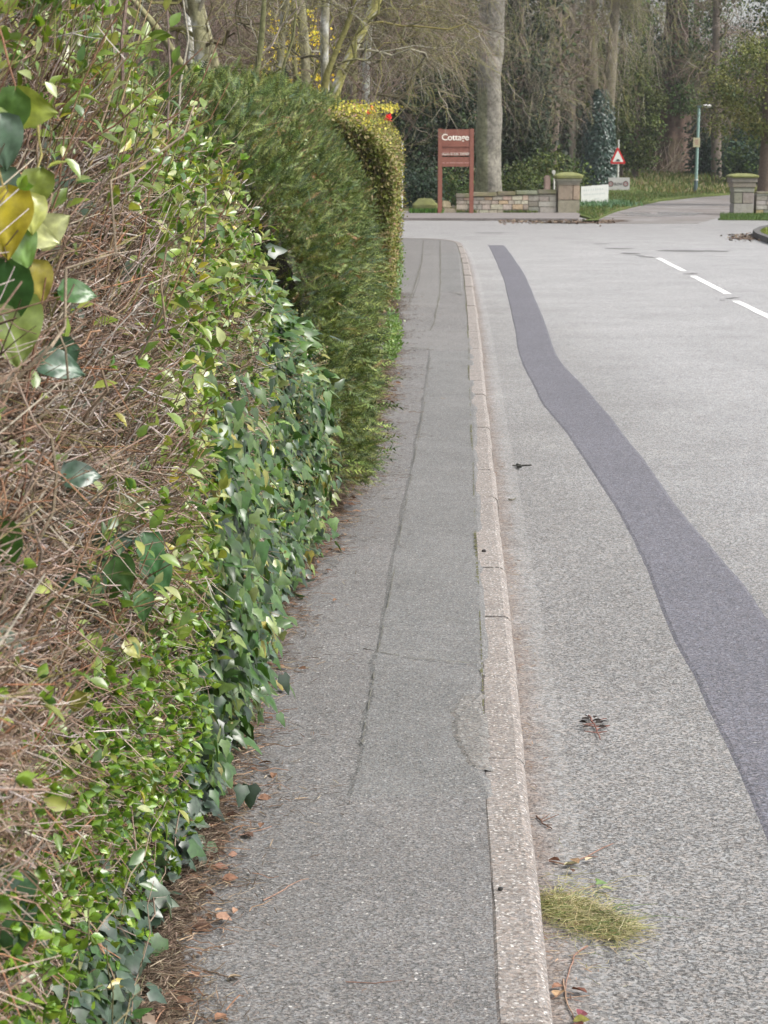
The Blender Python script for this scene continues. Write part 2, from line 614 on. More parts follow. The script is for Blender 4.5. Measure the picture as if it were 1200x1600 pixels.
# resample with Catmull-Rom
dense = []
for i in range(len(kp) - 1):
    p0 = kp[max(i - 1, 0)]; p1 = kp[i]; p2 = kp[i + 1]; p3 = kp[min(i + 2, len(kp) - 1)]
    m1 = (p2 - p0) * .5; m2 = (p3 - p1) * .5
    L = np.linalg.norm(p2 - p1)
    m1 = m1 / (np.linalg.norm(m1) + 1e-9) * L * .9; m2 = m2 / (np.linalg.norm(m2) + 1e-9) * L * .9
    for t in np.linspace(0, 1, 24, endpoint=False):
        h = (2 * t**3 - 3 * t**2 + 1) * p1 + (t**3 - 2 * t**2 + t) * m1 + (-2 * t**3 + 3 * t**2) * p2 + (t**3 - t**2) * m2
        dense.append(h)
dense.append(kp[-1])
dense = np.array(dense)
arc = np.concatenate([[0], np.cumsum(np.linalg.norm(np.diff(dense, axis=0), axis=1))])


def kerb_at(s):
    p = np.array([np.interp(s, arc, dense[:, i]) for i in range(3)])
    q = np.array([np.interp(s + .05, arc, dense[:, i]) for i in range(3)])
    t = unit(q - p)
    return p, t, np.array([t[1], -t[0], 0])


mbk = MB()
KW = .115
s = 0.0
# joint phase measured in the photograph: a joint lies at y = 879, 956, 1057, 1188
Yj = G(782, 1057)[1]
sj = np.interp(Yj, dense[:200, 1], arc[:200])
s = sj % 0.915
while s < arc[-1] - 1:
    jx, jz = rng.normal(0, .0022), rng.normal(0, .0025)
    w0 = KW / 2 + rng.normal(0, .0015)
    rows = []
    ss = np.linspace(s + .004, s + .911, 7)
    for q, sv in enumerate(ss):
        p, t, nrm = kerb_at(sv)
        endr = .004 if q in (0, 6) else 0
        prof = [(-w0, -.14), (-w0, -.006 - endr), (-w0 + .008, -endr), (w0 - .026, 0 - endr), (w0 - .012, -.006 - endr), (w0 - .003, -.018 - endr), (w0, -.04), (w0 + .006, -.14)]
        rows.append([p + nrm * (a + jx + rng.normal(0, .0008)) + np.array([0, 0, b + jz + .002 + rng.normal(0, .0006)]) for a, b in prof])
    V = np.array(rows)
    a, b = V.shape[:2]
    i = np.arange(a - 1)[:, None] * b; j = np.arange(b - 1)[None, :]
    F = np.stack([i + j, i + j + 1, i + b + j + 1, i + b + j], -1).reshape(-1, 4)
    mbk.add(V.reshape(-1, 3), [F[:, ::-1], np.array([list(range(b)), [x + (a - 1) * b for x in range(b)][::-1]])])
    s += .915
mbk.build('kerb', M['kerb'], kind='structure')
# mortar bed below the stones (seen in the joints)
sv = np.linspace(.2, arc[-1] - .5, 260)
mb = MB()
V = []
for q in sv:
    p, t, nrm = kerb_at(q)
    V.append([p - nrm * .05 + np.array([0, 0, -.012]), p + nrm * .045 + np.array([0, 0, -.02])])
V = np.array(V); a, b = V.shape[:2]
i = np.arange(a - 1)[:, None] * b; j = np.arange(b - 1)[None, :]
mb.add(V.reshape(-1, 3), [np.stack([i + j, i + j + 1, i + b + j + 1, i + b + j], -1).reshape(-1, 4)])
mb.build('kerb_bedding', M['soil'], kind='structure')

# hedge foot line / path left edge
HB = np.array([[-.46, -2], [-.455, 2], [-.44, 3.8], [-.42, 7], [-.30, 9], [-.14, 11.2], [.0, 16], [.08, 21.7], [.20, 32], [.31, 45], [.31, 60]])


def hx(Y):
    return np.interp(Y, HB[:, 1], HB[:, 0])


kin = dense[(dense[:, 1] < kcw[-1][1] + 3.0) & (dense[:, 0] > 0.0)]


def kx(Y):
    return np.interp(Y, kin[:, 1], kin[:, 0])


Ys = np.concatenate([np.linspace(-2.9, 14, 120), np.linspace(14.1, last[1] + 2.2, 60)])
wob = lambda x, Y: .0025 * np.sin(Y * 3.1 + x * 7) + .002 * np.sin(Y * 7.7 + x * 13)
ribbon('pavement', Ys, hx(Ys) - .30, kx(Ys) - KW / 2 - .001, 0.0, M['path'], skirt=.13, nx=6, hfun=wob)
Ye = np.array([last[1] + 2.19, last[1] + 2.6, last[1] + 3.2])
sheet('pavement_corner', [(-22, last[1] + 2.2), (kx(last[1] + 2.2) - .07, last[1] + 2.2), (last[0] - .34, last[1] + 2.63), (last[0] - .8, last[1] + 3.22), (last[0] - 1.5, last[1] + 3.52), (last[0] - 3, last[1] + 3.72), (last[0] - 7, last[1] + 3.92), (-22, last[1] + 4.1)], -.001, M['path'], .12)
sheet('garden_ground', [(-60, -3), (hx(0) - .25, -3), (-.6, 9), (-.2, 20), (.02, last[1] + 2.1), (-60, last[1] + 2.1)], -.012, M['soil'], .1)


def edge_lists(L, z):
    w_ = np.array([G(x, y, z) for x, y in L])
    o = np.argsort(w_[:, 1])
    return w_[o]


def px_ribbon(name, Lf, Rt, z, mat, jag=.008, n=160, nx=1, hfun=None):
    a = edge_lists(Lf, z); b = edge_lists(Rt, z)
    y0 = max(a[0, 1], b[0, 1]); y1 = min(a[-1, 1], b[-1, 1])
    Y = np.geomspace(y0, y1, n)
    sm = lambda: np.convolve(rng.normal(0, 1, n + 16), np.ones(9) / 3, 'same')[8:-8] * jag * .9 + rng.normal(0, jag * .35, n)
    xl = np.interp(Y, a[:, 1], a[:, 0]) + sm()
    xr = np.interp(Y, b[:, 1], b[:, 0]) + sm()
    if n >= 300:
        kk_ = np.ones(13) / 13
        xl = np.convolve(np.pad(xl, 6, 'edge'), kk_, 'valid'); xr = np.convolve(np.pad(xr, 6, 'edge'), kk_, 'valid')
        xl += sm() * .5; xr += sm() * .5
    return ribbon(name, Y, xl, xr, z, mat, nx=nx, hfun=hfun, feather=.0048)


# repairs on the path
px_ribbon('pavement_repair', [(672, 548), (661, 640), (650, 700), (630, 800), (610, 920), (590, 1022)], [(737, 548), (741, 640), (741, 700), (745, 800), (748, 880), (751, 950), (752, 1022)], .004, M['path2'], .003, nx=4, hfun=wob)
px_ribbon('pavement_repair', [(590, 1022), (578, 1100), (566, 1180), (550, 1240)], [(752, 1022), (735, 1100), (722, 1150), (744, 1200), (762, 1240)], .004, M['path2'], .004, nx=4, hfun=wob)
px_ribbon('pavement_repair', [(592, 514), (583, 546)], [(731, 514), (735, 546)], .004, M['path3'], .003, n=20, nx=4, hfun=wob)
px_ribbon('pavement_repair', [(661, 400), (655, 440), (640, 480)], [(688, 400), (688, 440), (684, 480)], .004, M['path3'], .003, n=40)
px_ribbon('pavement_repair', [(690, 395), (688, 455)], [(716, 395), (722, 455)], .004, M['path2'], .003, n=40)


def px_line(mb, pts, z, wid, jag=.3, n=40, gaps=0.0):
    w_ = np.array([G(x, y, z) for x, y in pts])
    t = np.linspace(0, len(pts) - 1, n)
    c = np.stack([np.interp(t, np.arange(len(pts)), w_[:, k]) for k in range(3)], 1)
    c[:, :2] += rng.normal(0, wid * jag, (n, 2))
    d = unit(np.gradient(c, axis=0)); nn = np.stack([d[:, 1], -d[:, 0], np.zeros(n)], 1)
    ww = (wid * rng.uniform(.35, 1.3, n))[:, None] / 2
    V = np.stack([c - nn * ww, c + nn * ww], 1).reshape(-1, 3)
    i = np.arange(n - 1) * 2
    F = np.stack([i, i + 1, i + 3, i + 2], 1)
    if gaps: F = F[rng.random(len(F)) > gaps]
    mb.add(V, [F])


mb = MB()
Zc = .0085
px_line(mb, [(672, 556), (668, 600), (661, 645), (650, 705), (640, 760), (628, 820), (612, 915), (603, 960), (590, 1020), (580, 1080), (566, 1160)], Zc, .0042, .15, 160, .35)
px_line(mb, [(590, 1018), (640, 1027), (700, 1033), (750, 1036)], Zc, .006, .25, 40, .1)
px_line(mb, [(620, 958), (680, 962), (748, 972)], Zc, .005, .3, 30, .4)
px_line(mb, [(585, 544), (640, 543), (680, 546)], Zc, .02, .25, 30, .1)
px_line(mb, [(600, 514), (660, 516), (730, 518)], Zc, .014, .25, 30, .1)
px_line(mb, [(682, 482), (678, 505), (672, 516)], Zc, .012, .25, 20)
px_line(mb, [(662, 376), (659, 410), (650, 440), (640, 470)], Zc, .014, .25, 30)
px_line(mb, [(688, 376), (688, 420), (688, 456), (683, 480)], Zc, .014, .25, 30)
px_line(mb, [(688, 456), (705, 456), (722, 460)], Zc, .02, .25, 20)
px_line(mb, [(640, 420), (665, 420), (690, 421), (720, 421)], Zc, .02, .25, 20)
mb.build('pavement_joints', M['joint'], kind='structure')
# moss line where path meets kerb
M['moss'] = m_noise('moss', (.13, .13, .075), (.165, .165, .09), 30, .95, .8, 200, .004, .1, (.17, .16, .13))
mb = MB()
ss = np.arange(9.0, 42, .014)
V = []
for s0 in ss:
    p, t, nrm = kerb_at(s0)
    W = .005 * max(0, math.sin(s0 * 1.7) + .3 + rng.normal(0, .6)) + .001
    c = p - nrm * (KW / 2)
    V.append([c - nrm * W + [0, 0, .0045], c + nrm * .003 + [0, 0, .0055]])
V = np.array(V); m = len(ss)
i = np.arange(m - 1) * 2
F = np.stack([i, i + 1, i + 3, i + 2], 1)
mb.add(V.reshape(-1, 3), [F[rng.random(m - 1) < .6]])
mb.build('kerb_moss', M['moss'], kind='stuff')

# pale worn patch beside the kerb
px_ribbon('pavement_repair', [(722, 1085), (716, 1110), (722, 1150), (732, 1178), (746, 1195)], [(751, 1085), (752, 1110), (753, 1150), (754, 1178), (754, 1195)], .009, m_asphalt('worn_concrete', (.205, .198, .187), 150, .9, .5, .8, .8, .3, .15, .4, .4)[0].m, .006, 30)

# gutter silt along the kerb
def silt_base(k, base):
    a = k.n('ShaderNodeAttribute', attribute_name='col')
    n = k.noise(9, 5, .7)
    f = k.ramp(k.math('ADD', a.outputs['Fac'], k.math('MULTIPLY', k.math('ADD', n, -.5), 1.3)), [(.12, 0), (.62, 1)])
    return k.mix((.215, .185, .165), road_wear_sheen(k, base), f)


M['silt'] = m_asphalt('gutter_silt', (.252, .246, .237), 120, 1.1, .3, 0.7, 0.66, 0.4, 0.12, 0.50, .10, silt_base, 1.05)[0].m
Yg = np.geomspace(2.2, 42, 300)
NXg = 6
mb = MB()
xg0 = kx(Yg) + KW / 2 - .01
Vg = np.stack([np.stack([xg0 + .15 * q / NXg, Yg, np.full(300, -.0962 - .0042 * q / NXg)], 1) for q in range(NXg + 1)], 1)
cg_ = np.tile(np.linspace(0, 1, NXg + 1)[None, :, None], (300, 1, 3)).reshape(-1, 3)
i = np.arange(299)[:, None] * (NXg + 1); j = np.arange(NXg)[None, :]
mb.add(Vg.reshape(-1, 3), [np.stack([i + j, i + j + 1, i + NXg + 1 + j + 1, i + NXg + 1 + j], -1).reshape(-1, 4)], cg_)
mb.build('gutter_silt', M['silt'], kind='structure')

# purple-grey tarmac strip
PL = [(765, 383), (790, 440), (803, 500), (815, 560), (850, 630), (900, 690), (960, 780), (1010, 870), (1040, 950), (1090, 1060), (1150, 1180), (1200, 1290), (1330, 1600)]
PR = [(787, 383), (820, 430), (848, 500), (868, 560), (910, 605), (960, 660), (1010, 730), (1060, 800), (1120, 870), (1165, 925), (1255, 1060), (1420, 1290), (1640, 1600)]
px_ribbon('road_repair_strip', PL, PR, -.096, M['patch'], .004, 320, nx=2)
# line of small crack to the strip
mb = MB()
px_line(mb, [(752, 489), (790, 490), (820, 491)], -.095, .03, .3, 20, .1)
mb.build('road_joint', M['path3'], kind='structure')

# centre line
mb = MB()
for (x0, y0, x1, y1) in [(1028, 403, 1068, 423), (1083, 431, 1137, 459), (1150, 470, 1232, 510), (1265, 528, 1390, 592)]:
    a = G(x0, y0, -.096); b = G(x1, y1, -.096)
    d = unit(b - a); nn = np.array([d[1], -d[0], 0]) * .05
    n = 14
    ts = np.linspace(0, 1, n)[:, None]
    c = a + (b - a) * ts
    V = np.stack([c - nn * rng.uniform(.85, 1.1, (n, 1)), c + nn * rng.uniform(.85, 1.1, (n, 1))], 1).reshape(-1, 3)
    i = np.arange(n - 1) * 2
    mb.add(V, [np.stack([i, i + 1, i + 3, i + 2], 1)])
mb.build('road_marking', M['white_road'], kind='structure')


def blob(mb, px, py, z, rx, ry, n=16, ir=.35):
    c = G(px, py, z)
    an = np.linspace(0, 2 * math.pi, n, endpoint=False)
    rr = rng.uniform(1 - ir, 1, n)
    ring = np.stack([c[0] + np.cos(an) * rx * rr, c[1] + np.sin(an) * ry * rr, np.full(n, z)], 1)
    mb.poly(ring, [list(range(n))])


mb = MB()
for (x, y, rx, ry) in [(1074, 428, .09, .10), (1084, 427, .08, .08), (1020, 402, .12, .12), (1008, 401, .15, .18), (1140, 466, .06, .06), (1150, 465, .08, .07), (1128, 469, .05, .06), (1085, 427.5, .05, .06), (1000, 399, .1, .1), (985, 396, .2, .4), (968, 388, .35, .3), (940, 381, .2, .15), (768, 364, .5, .25)]:
    blob(mb, x, y, -.0955, rx, ry)
blob(mb, 1078, 392, -.0955, 1.0, .6, 24, .5)
mb.build('road_stains', M['crack'], kind='structure')

# far side
Yk = G(750, 345, -.1)[1]
sheet('far_pavement', [(-80, Yk + .6), (G(640, 346, -.1)[0], Yk + .3), (G(760, 345, -.1)[0], Yk), (G(905, 346, -.1)[0], Yk - .2), (G(915, 340, -.1)[0], 66.5), (G(915, 336, -.1)[0], 70), (-80, 70)], -.03, M['far_path'], .1)
sheet('forest_ground', [(-200, 69.3), (G(908, 338, -.1)[0], 69.3), (G(908, 338, -.1)[0], 140), (-200, 140)], -.05, M['forest_floor'], .08)
dr = [(902, 349), (935, 343), (960, 332), (990, 324), (1030, 315), (1090, 308.5), (1150, 304), (1320, 296), (1320, 312), (1200, 320), (1155, 330), (1128, 338), (1090, 349)]
sheet('driveway', [tuple(G(x, y, -.092)[:2]) for x, y in dr], -.092, M['drive'], .03)
mb = MB()
for (x, y, rx, ry) in [(1030, 336, 1.2, 1.6), (1065, 333, .9, 2), (995, 333, .6, 1.5)]:
    blob(mb, x, y, -.087, rx, ry, 22, .4)
mb.build('puddle', m_flat('wet_mud', (.22, .205, .2), .25, .6, 0, .2, 2), kind='structure')
# dirt brown edge of drive mouth
mb = MB()
for (x, y, rx, ry) in [(900, 348, 1.2, .5), (930, 346, 1.0, .6), (955, 344, .7, .7), (870, 348, .9, .35), (1160, 372, .4, .5), (1185, 373, .35, .4)]:
    blob(mb, x, y, -.086, rx, ry, 22, .4)
mb.build('road_dirt', M['soil'], kind='structure')


def bank(xx, Y):
    return .8 * np.clip((Y - 112) / 22, 0, 1) ** 1.3


# verge between pillar and drive: left edge follows the pillar, right edge the drive
ve = [tuple(G(x, y, -.09)[:2]) for x, y in [(910, 347), (935, 342.5), (960, 331), (990, 323), (1030, 314), (1090, 307.5), (1150, 303), (1320, 295)]]
Yv = np.linspace(ve[0][1], 175, 80)
vr = np.interp(Yv, [v[1] for v in ve], [v[0] for v in ve])
vl = np.full_like(Yv, G(908, 338, -.1)[0] - .1)
ribbon('verge', Yv, vl, vr + np.where(Yv > ve[-1][1], 20, 0), -.04, M['verge'], skirt=.1, nx=8, hfun=bank)
sheet('verge_right', [tuple(G(x, y, -.1)[:2]) for x, y in [(1122, 344), (1250, 345), (1400, 345), (1400, 333), (1150, 333), (1140, 337)]], -.05, M['verge'], .08)
cg = [tuple(G(x, y, -.1)[:2]) for x, y in [(1190, 363), (1180, 368), (1184, 372), (1205, 380), (1300, 400), (1500, 400), (1500, 352), (1230, 356)]]
sheet('verge_corner', cg, .0, M['verge'], .1)

# dark corner kerb at right
mb = MB()
cw = [G(x, y, -.1) for x, y in [(1230, 354), (1191, 362), (1181, 367.5), (1185, 372.5), (1206, 381), (1300, 403)]]
for a, b in zip(cw[:-1], cw[1:]):
    d = unit(b - a); nn = np.array([d[1], -d[0], 0]) * .07
    q = np.array([a - nn, b - nn, b + nn, a + nn])
    mb.poly(np.vstack([q + [0, 0, -.02], q + [0, 0, .125]]), [[4, 5, 6, 7], [0, 1, 5, 4], [1, 2, 6, 5], [2, 3, 7, 6], [3, 0, 4, 7]])
mb.build('corner_kerb', m_noise('dark_kerb', (.06, .058, .055), (.12, .115, .11), 6, .9), kind='structure')


# ------------------------------------------------------------------ hedges
def face_privet(Y, z):
    return hx(Y) - .05 * np.clip(1 - z / .5, 0, 1) - .075 * np.clip(1 - z / .9, 0, 1) ** .5 * np.clip((6 - Y) / 2, 0, 1) + .02 * np.clip(z, 0, 1) - .37 * np.clip(z - 1.15, 0, None) ** 2 + .03 * np.sin(Y * 3 + z * 2) * np.clip(z, .3, 1)


def face_ivy(Y, z):
    q = np.interp(z, [0, .3, .8, 1.2, 1.7, 2.3], [-.05, -.01, .03, -.04, -.22, -.55])
    return hx(np.minimum(Y, 8.0)) + q + .04 * np.sin(Y * 2.3 + z * 4)


def face_yew(Y, z):
    q = np.interp(z, [0, .15, .7, 1.2, 1.6, 2.0, 2.4], [.04, .1, .13, .02, -.2, -.6, -1.3])
    q = q * np.interp(Y, [9, 13, 20, 26], [1, 1, .75, .5]) + np.interp(Y, [9, 10.5, 12, 16, 22, 24], [-.06, -.08, -.18, -.29, -.34, -.34])
    return hx(Y) + q + .05 * np.sin(Y * 1.9 + z * 3.1) + .03 * np.sin(Y * 5.1 + z * 5)


def face_yel(Y, z):
    q = np.interp(z - ztopf(Y), [-2.4, -.75, -.5, -.25, 0], [-.09, -.02, -.10, -.32, -1.0])
    return hx(Y) + q + .03 * np.sin(Y * 1.3 + z * 2)


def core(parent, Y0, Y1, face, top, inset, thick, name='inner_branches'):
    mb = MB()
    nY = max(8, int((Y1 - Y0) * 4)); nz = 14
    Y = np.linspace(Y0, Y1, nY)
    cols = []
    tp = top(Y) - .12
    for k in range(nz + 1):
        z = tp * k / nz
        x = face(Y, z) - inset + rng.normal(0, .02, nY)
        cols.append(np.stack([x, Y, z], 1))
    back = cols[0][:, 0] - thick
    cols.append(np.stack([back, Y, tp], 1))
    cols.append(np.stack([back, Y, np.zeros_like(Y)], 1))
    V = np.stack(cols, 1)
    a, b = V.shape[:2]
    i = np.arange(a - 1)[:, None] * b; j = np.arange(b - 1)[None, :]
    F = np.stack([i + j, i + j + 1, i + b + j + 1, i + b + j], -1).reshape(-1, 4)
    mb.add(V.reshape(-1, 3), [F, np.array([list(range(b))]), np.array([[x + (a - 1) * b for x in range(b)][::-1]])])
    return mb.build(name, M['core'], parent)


BARE = [(3, (.25, .175, .125)), (2.5, (.32, .26, .215)), (2.5, (.13, .085, .055)), (1.0, (.46, .41, .37)), (.6, (.17, .15, .06)), (.6, (.26, .13, .07))]
PRIV = [(3, (.16, .23, .035)), (3, (.12, .19, .035)), (1.6, (.28, .31, .07)), (1.2, (.06, .12, .03)), (1, (.33, .38, .16)), (.3, (.42, .37, .05))]
PRIVB = [(3, (.14, .25, .028)), (2, (.22, .33, .04)), (1, (.07, .15, .03))]
IVYC = [(5, (.045, .100, .024)), (3, (.085, .15, .034)), (1.2, (.17, .22, .06)), (1.6, (.022, .050, .022)), (.25, (.24, .22, .05))]
IVYG = [(3, (.06, .095, .062)), (2, (.04, .07, .045)), (1, (.11, .145, .10)), (.04, (.15, .11, .07))]


def rosette(mb, pos, ax, n, size, pal, tmpl=OVAL2, spread=.7):
    """little clusters of n leaves around each growing tip"""
    N = len(pos)
    for k in range(n):
        r = unit(rng.normal(0, 1, (N, 3)))
        d = unit(ax + r * spread)
        nr = unit(np.cross(np.cross(d, ax + .01), d) + .2 * rng.normal(0, 1, (N, 3)))
        mb.leaves(tmpl, pos, d, nr, size * rng.uniform(.6, 1.2, N), pick(pal, N), rng.uniform(.9, 1.3, N))


def ztop1(Y):
    """top of the near hedges, dying away where the yew takes over"""
    return np.interp(Y, [2, 3, 4, 5, 5.8, 6.3, 7, 8, 8.7, 9.2], [2.35, 2.15, 1.88, 1.68, 1.55, 1.32, 1.14, .98, .84, .66])


def ztopy(Y):
    return np.interp(Y, [9, 11, 14, 18, 24], [1.86, 1.92, 2.02, 2.12, 2.2])


def ztopf(Y):
    return 1.60 + .0235 * Y + .035 * np.sin(Y * 1.7) + .02 * np.sin(Y * 4.1)


# --- near privet hedge
ph = empty('privet_hedge', (-.8, 4.0, 0), 'near bare-twigged privet hedge with small bright green leaves beside the pavement', 'hedge')
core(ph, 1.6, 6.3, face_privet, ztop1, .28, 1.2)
tw = MB()
N = 19000
Y = rng.uniform(1.9, 6.5, N); z = rng.uniform(.02, 1, N) * ztop1(Y)
keep = rng.random(N) < np.clip(1.15 - (Y - 2.0) * .09, .4, 1) * np.clip(.75 + .55 * np.sin(Y * 5.1 + z * 3.3) * np.sin(z * 7.3 - Y * 2.2), .25, 1)
Y, z = Y[keep], z[keep]; N = len(Y)
inset = rng.uniform(.03, .24, N)
st = np.stack([face_privet(Y, z) - inset, Y, z], 1)
up = np.interp(z, [0, .6, 1.2, 1.7, 2.3], [.35, .12, .25, .8, 1.8])
d = np.stack([np.full(N, 1.0), rng.normal(-.1, .55, N), up + rng.normal(0, .38, N)], 1)
L = inset * rng.uniform(.7, 1.15, N) + rng.uniform(.0, .07, N)
L = np.maximum(L, .05)
r0 = rng.uniform(.0008, .0019, N)
tcol = pick(BARE, N)
C4 = curves(st, d, L, 4, np.stack([np.zeros(N), rng.normal(0, .45, N), rng.normal(.08, .42, N)], 1), .06)
tw.tubes(C4, r0[:, None] * np.array([1.2, 1, .85, .55]), 3, tcol)
# side spurs
sp, tg, tt, ix = on_curves(C4, 1, .3, .95)
C3 = curves(sp, tg + rng.normal(0, .7, tg.shape), rng.uniform(.02, .07, len(sp)), 3, None, .06)
tw.tubes(C3, r0[ix][:, None] * np.array([.8, .6, .4]), 3, tcol[ix])
# woody stems
N2 = 70
Y2 = rng.uniform(2.0, 6.3, N2); z2 = rng.uniform(.0, 1.5, N2)
st2 = np.stack([face_privet(Y2, z2) - rng.uniform(.05, .22, N2), Y2, z2], 1)
d2 = np.stack([rng.normal(.1, .12, N2), rng.normal(.0, .25, N2), np.full(N2, 1.0)], 1)
tw.tubes(curves(st2, d2, rng.uniform(.4, .9, N2), 6, np.array([[-.12, 0, .0]]), .010), rng.uniform(.002, .0045, N2)[:, None] * np.linspace(1.2, .6, 6), 5, pick([(2, (.22, .17, .13)), (1, (.28, .24, .2))], N2))
# long free shoots at the top and out front
N3 = 420
Y3 = rng.uniform(2.3, 6.4, N3); z3 = ztop1(Y3) - np.where(rng.random(N3) < .7, rng.uniform(-.02, .5, N3), rng.uniform(.2, 1.5, N3))
st3 = np.stack([face_privet(Y3, z3) - .05, Y3, z3], 1)
d3 = np.stack([rng.uniform(.2, .9, N3), rng.normal(-.1, .4, N3), rng.uniform(.5, 1.6, N3)], 1)
C6 = curves(st3, d3, rng.uniform(.12, .34, N3) * np.interp(Y3, [3.8, 4.8], [1, .5]), 6, np.stack([np.full(N3, .0), np.zeros(N3), rng.normal(.1, .2, N3)], 1), .02)
tw.tubes(C6, rng.uniform(.0011, .0019, N3)[:, None] * np.linspace(1.2, .5, 6), 4, pick([(2, (.24, .13, .08)), (2, (.30, .22, .12)), (1, (.22, .22, .08))], N3))
tw.build('twigs', M['twig'], ph)
lf = MB()


def leaf_density(Y, z):
    a = np.clip((Y - 3.55 - .25 * np.sin(z * 5)) / .8, 0, 1) * np.interp(z, [0, .8, 1.1, 2.2], [.6, .5, .6, 1])
    b = np.interp(z, [0, .45, .68, .8, 1.5, 1.75, 1.95], [.9, 1, .75, .10, .06, .4, 1])
    return np.maximum(a, b) * np.where((Y > 5.2) & (z < 1.2), .35, 1)


# small bright rosettes at twig tips
tips = C4[:, -1]
kd = rng.random(len(tips)) < np.where(tips[:, 2] < .78, .60, .16) * leaf_density(tips[:, 1], tips[:, 2])
rosette(lf, tips[kd], unit(C4[kd, -1] - C4[kd, -2]), 5, .021, PRIVB)
sel = rng.random(len(sp)) < np.where(sp[:, 2] < .78, .35, .12) * leaf_density(sp[:, 1], sp[:, 2])
rosette(lf, C3[sel, -1], unit(C3[sel, -1] - C3[sel, -2]), 4, .019, PRIVB)
# larger leaves on the leafy shoots
p, tg, tt, ix = on_curves(C6, 11, .1, 1.0)
kq = rng.random(len(p)) < leaf_density(p[:, 1], p[:, 2]) + .12
p, tg = p[kq], tg[kq]
nl = len(p)
dd = unit(tg * .8 + rng.normal(0, .6, (nl, 3)) + np.array([.25, -.1, -.1]))
lf.leaves(OVAL, p, dd, unit(rng.normal(0, .45, (nl, 3)) + np.array([.5, -.2, 1])), rng.uniform(.022, .042, nl), pick(PRIV, nl), rng.uniform(.9, 1.35, nl))
N5 = 8500
Y = rng.uniform(2.9, 6.5, N5); z = rng.uniform(.05, 1, N5) * (ztop1(Y) + .04)
k = rng.random(N5) < leaf_density(Y, z) * np.where(z < .7, .25, .95)
Y, z = Y[k], z[k]; n = len(Y)
pos = np.stack([face_privet(Y, z) + rng.normal(.0, .035, n), Y, z], 1)
dd = unit(np.stack([rng.normal(.6, .4, n), rng.normal(-.2, .5, n), rng.normal(.1, .6, n)], 1))
lf.leaves(OVAL, pos, dd, unit(rng.normal(0, .4, (n, 3)) + np.array([.6, -.2, .9])), rng.uniform(.02, .045, n), pick(PRIV, n), rng.uniform(1, 1.4, n))
lf.build('leaves', M['leaf'], ph, smooth=True)

# --- ivy growing through the near hedge: few large leaves
iv = empty('ivy_climber', (-.5, 3.2, 0), 'ivy with a few large pale and dark leaves climbing through the near twiggy hedge', 'ivy')
mb = MB()
big = [  # px, py, size m, palette rgb, tip direction (image right, image up), depth Y
    (22, 520, .082, (.20, .26, .07), (.15, -1), 2.62), (5, 470, .08, (.05, .13, .04), (-.1, -1), 2.62), (60, 445, .05, (.28, .24, .04), (.3, -1), 2.75),
    (8, 350, .075, (.36, .30, .03), (.0, -1), 2.6), (35, 385, .06, (.11, .20, .04), (.3, -.8), 2.7), (48, 170, .06, (.22, .26, .04), (1, -.1), 2.75),
    (12, 185, .06, (.10, .19, .05), (-.3, -1), 2.7), (80, 355, .05, (.40, .42, .20), (.5, .3), 2.78), (60, 368, .05, (.44, .46, .22), (1, -.2), 2.74), (10, 225, .06, (.055, .10, .06), (.2, -1), 2.66),
    (125, 455, .045, (.05, .13, .03), (1, .0), 2.9), (55, 300, .05, (.16, .2, .04), (-.2, -1), 2.72), (15, 300, .05, (.05, .09, .05), (.5, -1), 2.7), (52, 335, .045, (.3, .32, .07), (.2, -1), 2.7),
    (80, 555, .06, (.05, .10, .06), (-1, -.2), 2.95), (100, 570, .06, (.04, .09, .05), (1, -.2), 2.9), (205, 790, .048, (.50, .48, .34), (1, .1), 3.6), (200, 810, .05, (.16, .19, .08), (.1, -1), 3.55),
    (190, 900, .06, (.075, .15, .05), (.3, -1), 3.5), (240, 870, .075, (.035, .11, .03), (.4, -1), 3.75), (250, 900, .07, (.035, .11, .03), (.5, -1), 3.8), (120, 900, .06, (.045, .09, .05), (1, -.3), 3.2),
    (5, 860, .065, (.06, .14, .03), (-.2, -1), 2.6), (175, 850, .06, (.05, .08, .06), (.7, .2), 3.4), (225, 950, .05, (.05, .13, .03), (.1, -1), 3.7), (150, 925, .05, (.05, .10, .05), (.2, -1), 3.3),
    (232, 1225, .05, (.19, .23, .04), (.3, -1), 3.9), (95, 1260, .04, (.12, .19, .03), (.3, -1), 3.0), (290, 565, .05, (.40, .45, .18), (1, -.1), 4.6), (295, 640, .05, (.44, .48, .2), (1, -.2), 4.6), (300, 620, .055, (.46, .5, .22), (1, -.5), 4.62), (293, 655, .05, (.42, .46, .2), (1, -.3), 4.6),
    (25, 1400, .055, (.05, .11, .05), (-.4, -1), 2.72), (40, 1440, .055, (.045, .09, .05), (.4, -1), 2.75), (15, 1475, .055, (.05, .12, .04), (-.6, -1), 2.7), (45, 1385, .04, (.06, .12, .04), (.3, 1), 2.76), (12, 1370, .05, (.06, .10, .07), (1, .2), 2.68),
    (330, 600, .05, (.12, .18, .08), (.7, -.6), 4.9), (150, 1010, .035, (.2, .25, .05), (.5, -1), 3.3), (118, 1100, .035, (.2, .2, .04), (-.1, -1), 3.1), (210, 1015, .035, (.3, .3, .08), (1, -1), 3.6), (130, 740, .05, (.05, .09, .06), (1, .1), 3.05)]
ps, ds, ns, sz, cl = [], [], [], [], []
for (x, y, s_, c_, (dx, dz), Yd) in big:
    c0 = P(x, y, Yd)
    tip = np.array([dx, rng.uniform(-.5, .1), dz]); tip /= np.linalg.norm(tip)
    ps.append(c0 - tip * s_ * .5); ds.append(tip); ns.append(unit(np.array([rng.normal(.25, .3), -1, rng.normal(.45, .3)]))); sz.append(s_); cl.append(c_)
mb.leaves(BIG, np.array(ps), np.array(ds), np.array(ns), np.array(sz), np.array(cl), rng.uniform(.8, 1.05, len(ps)))
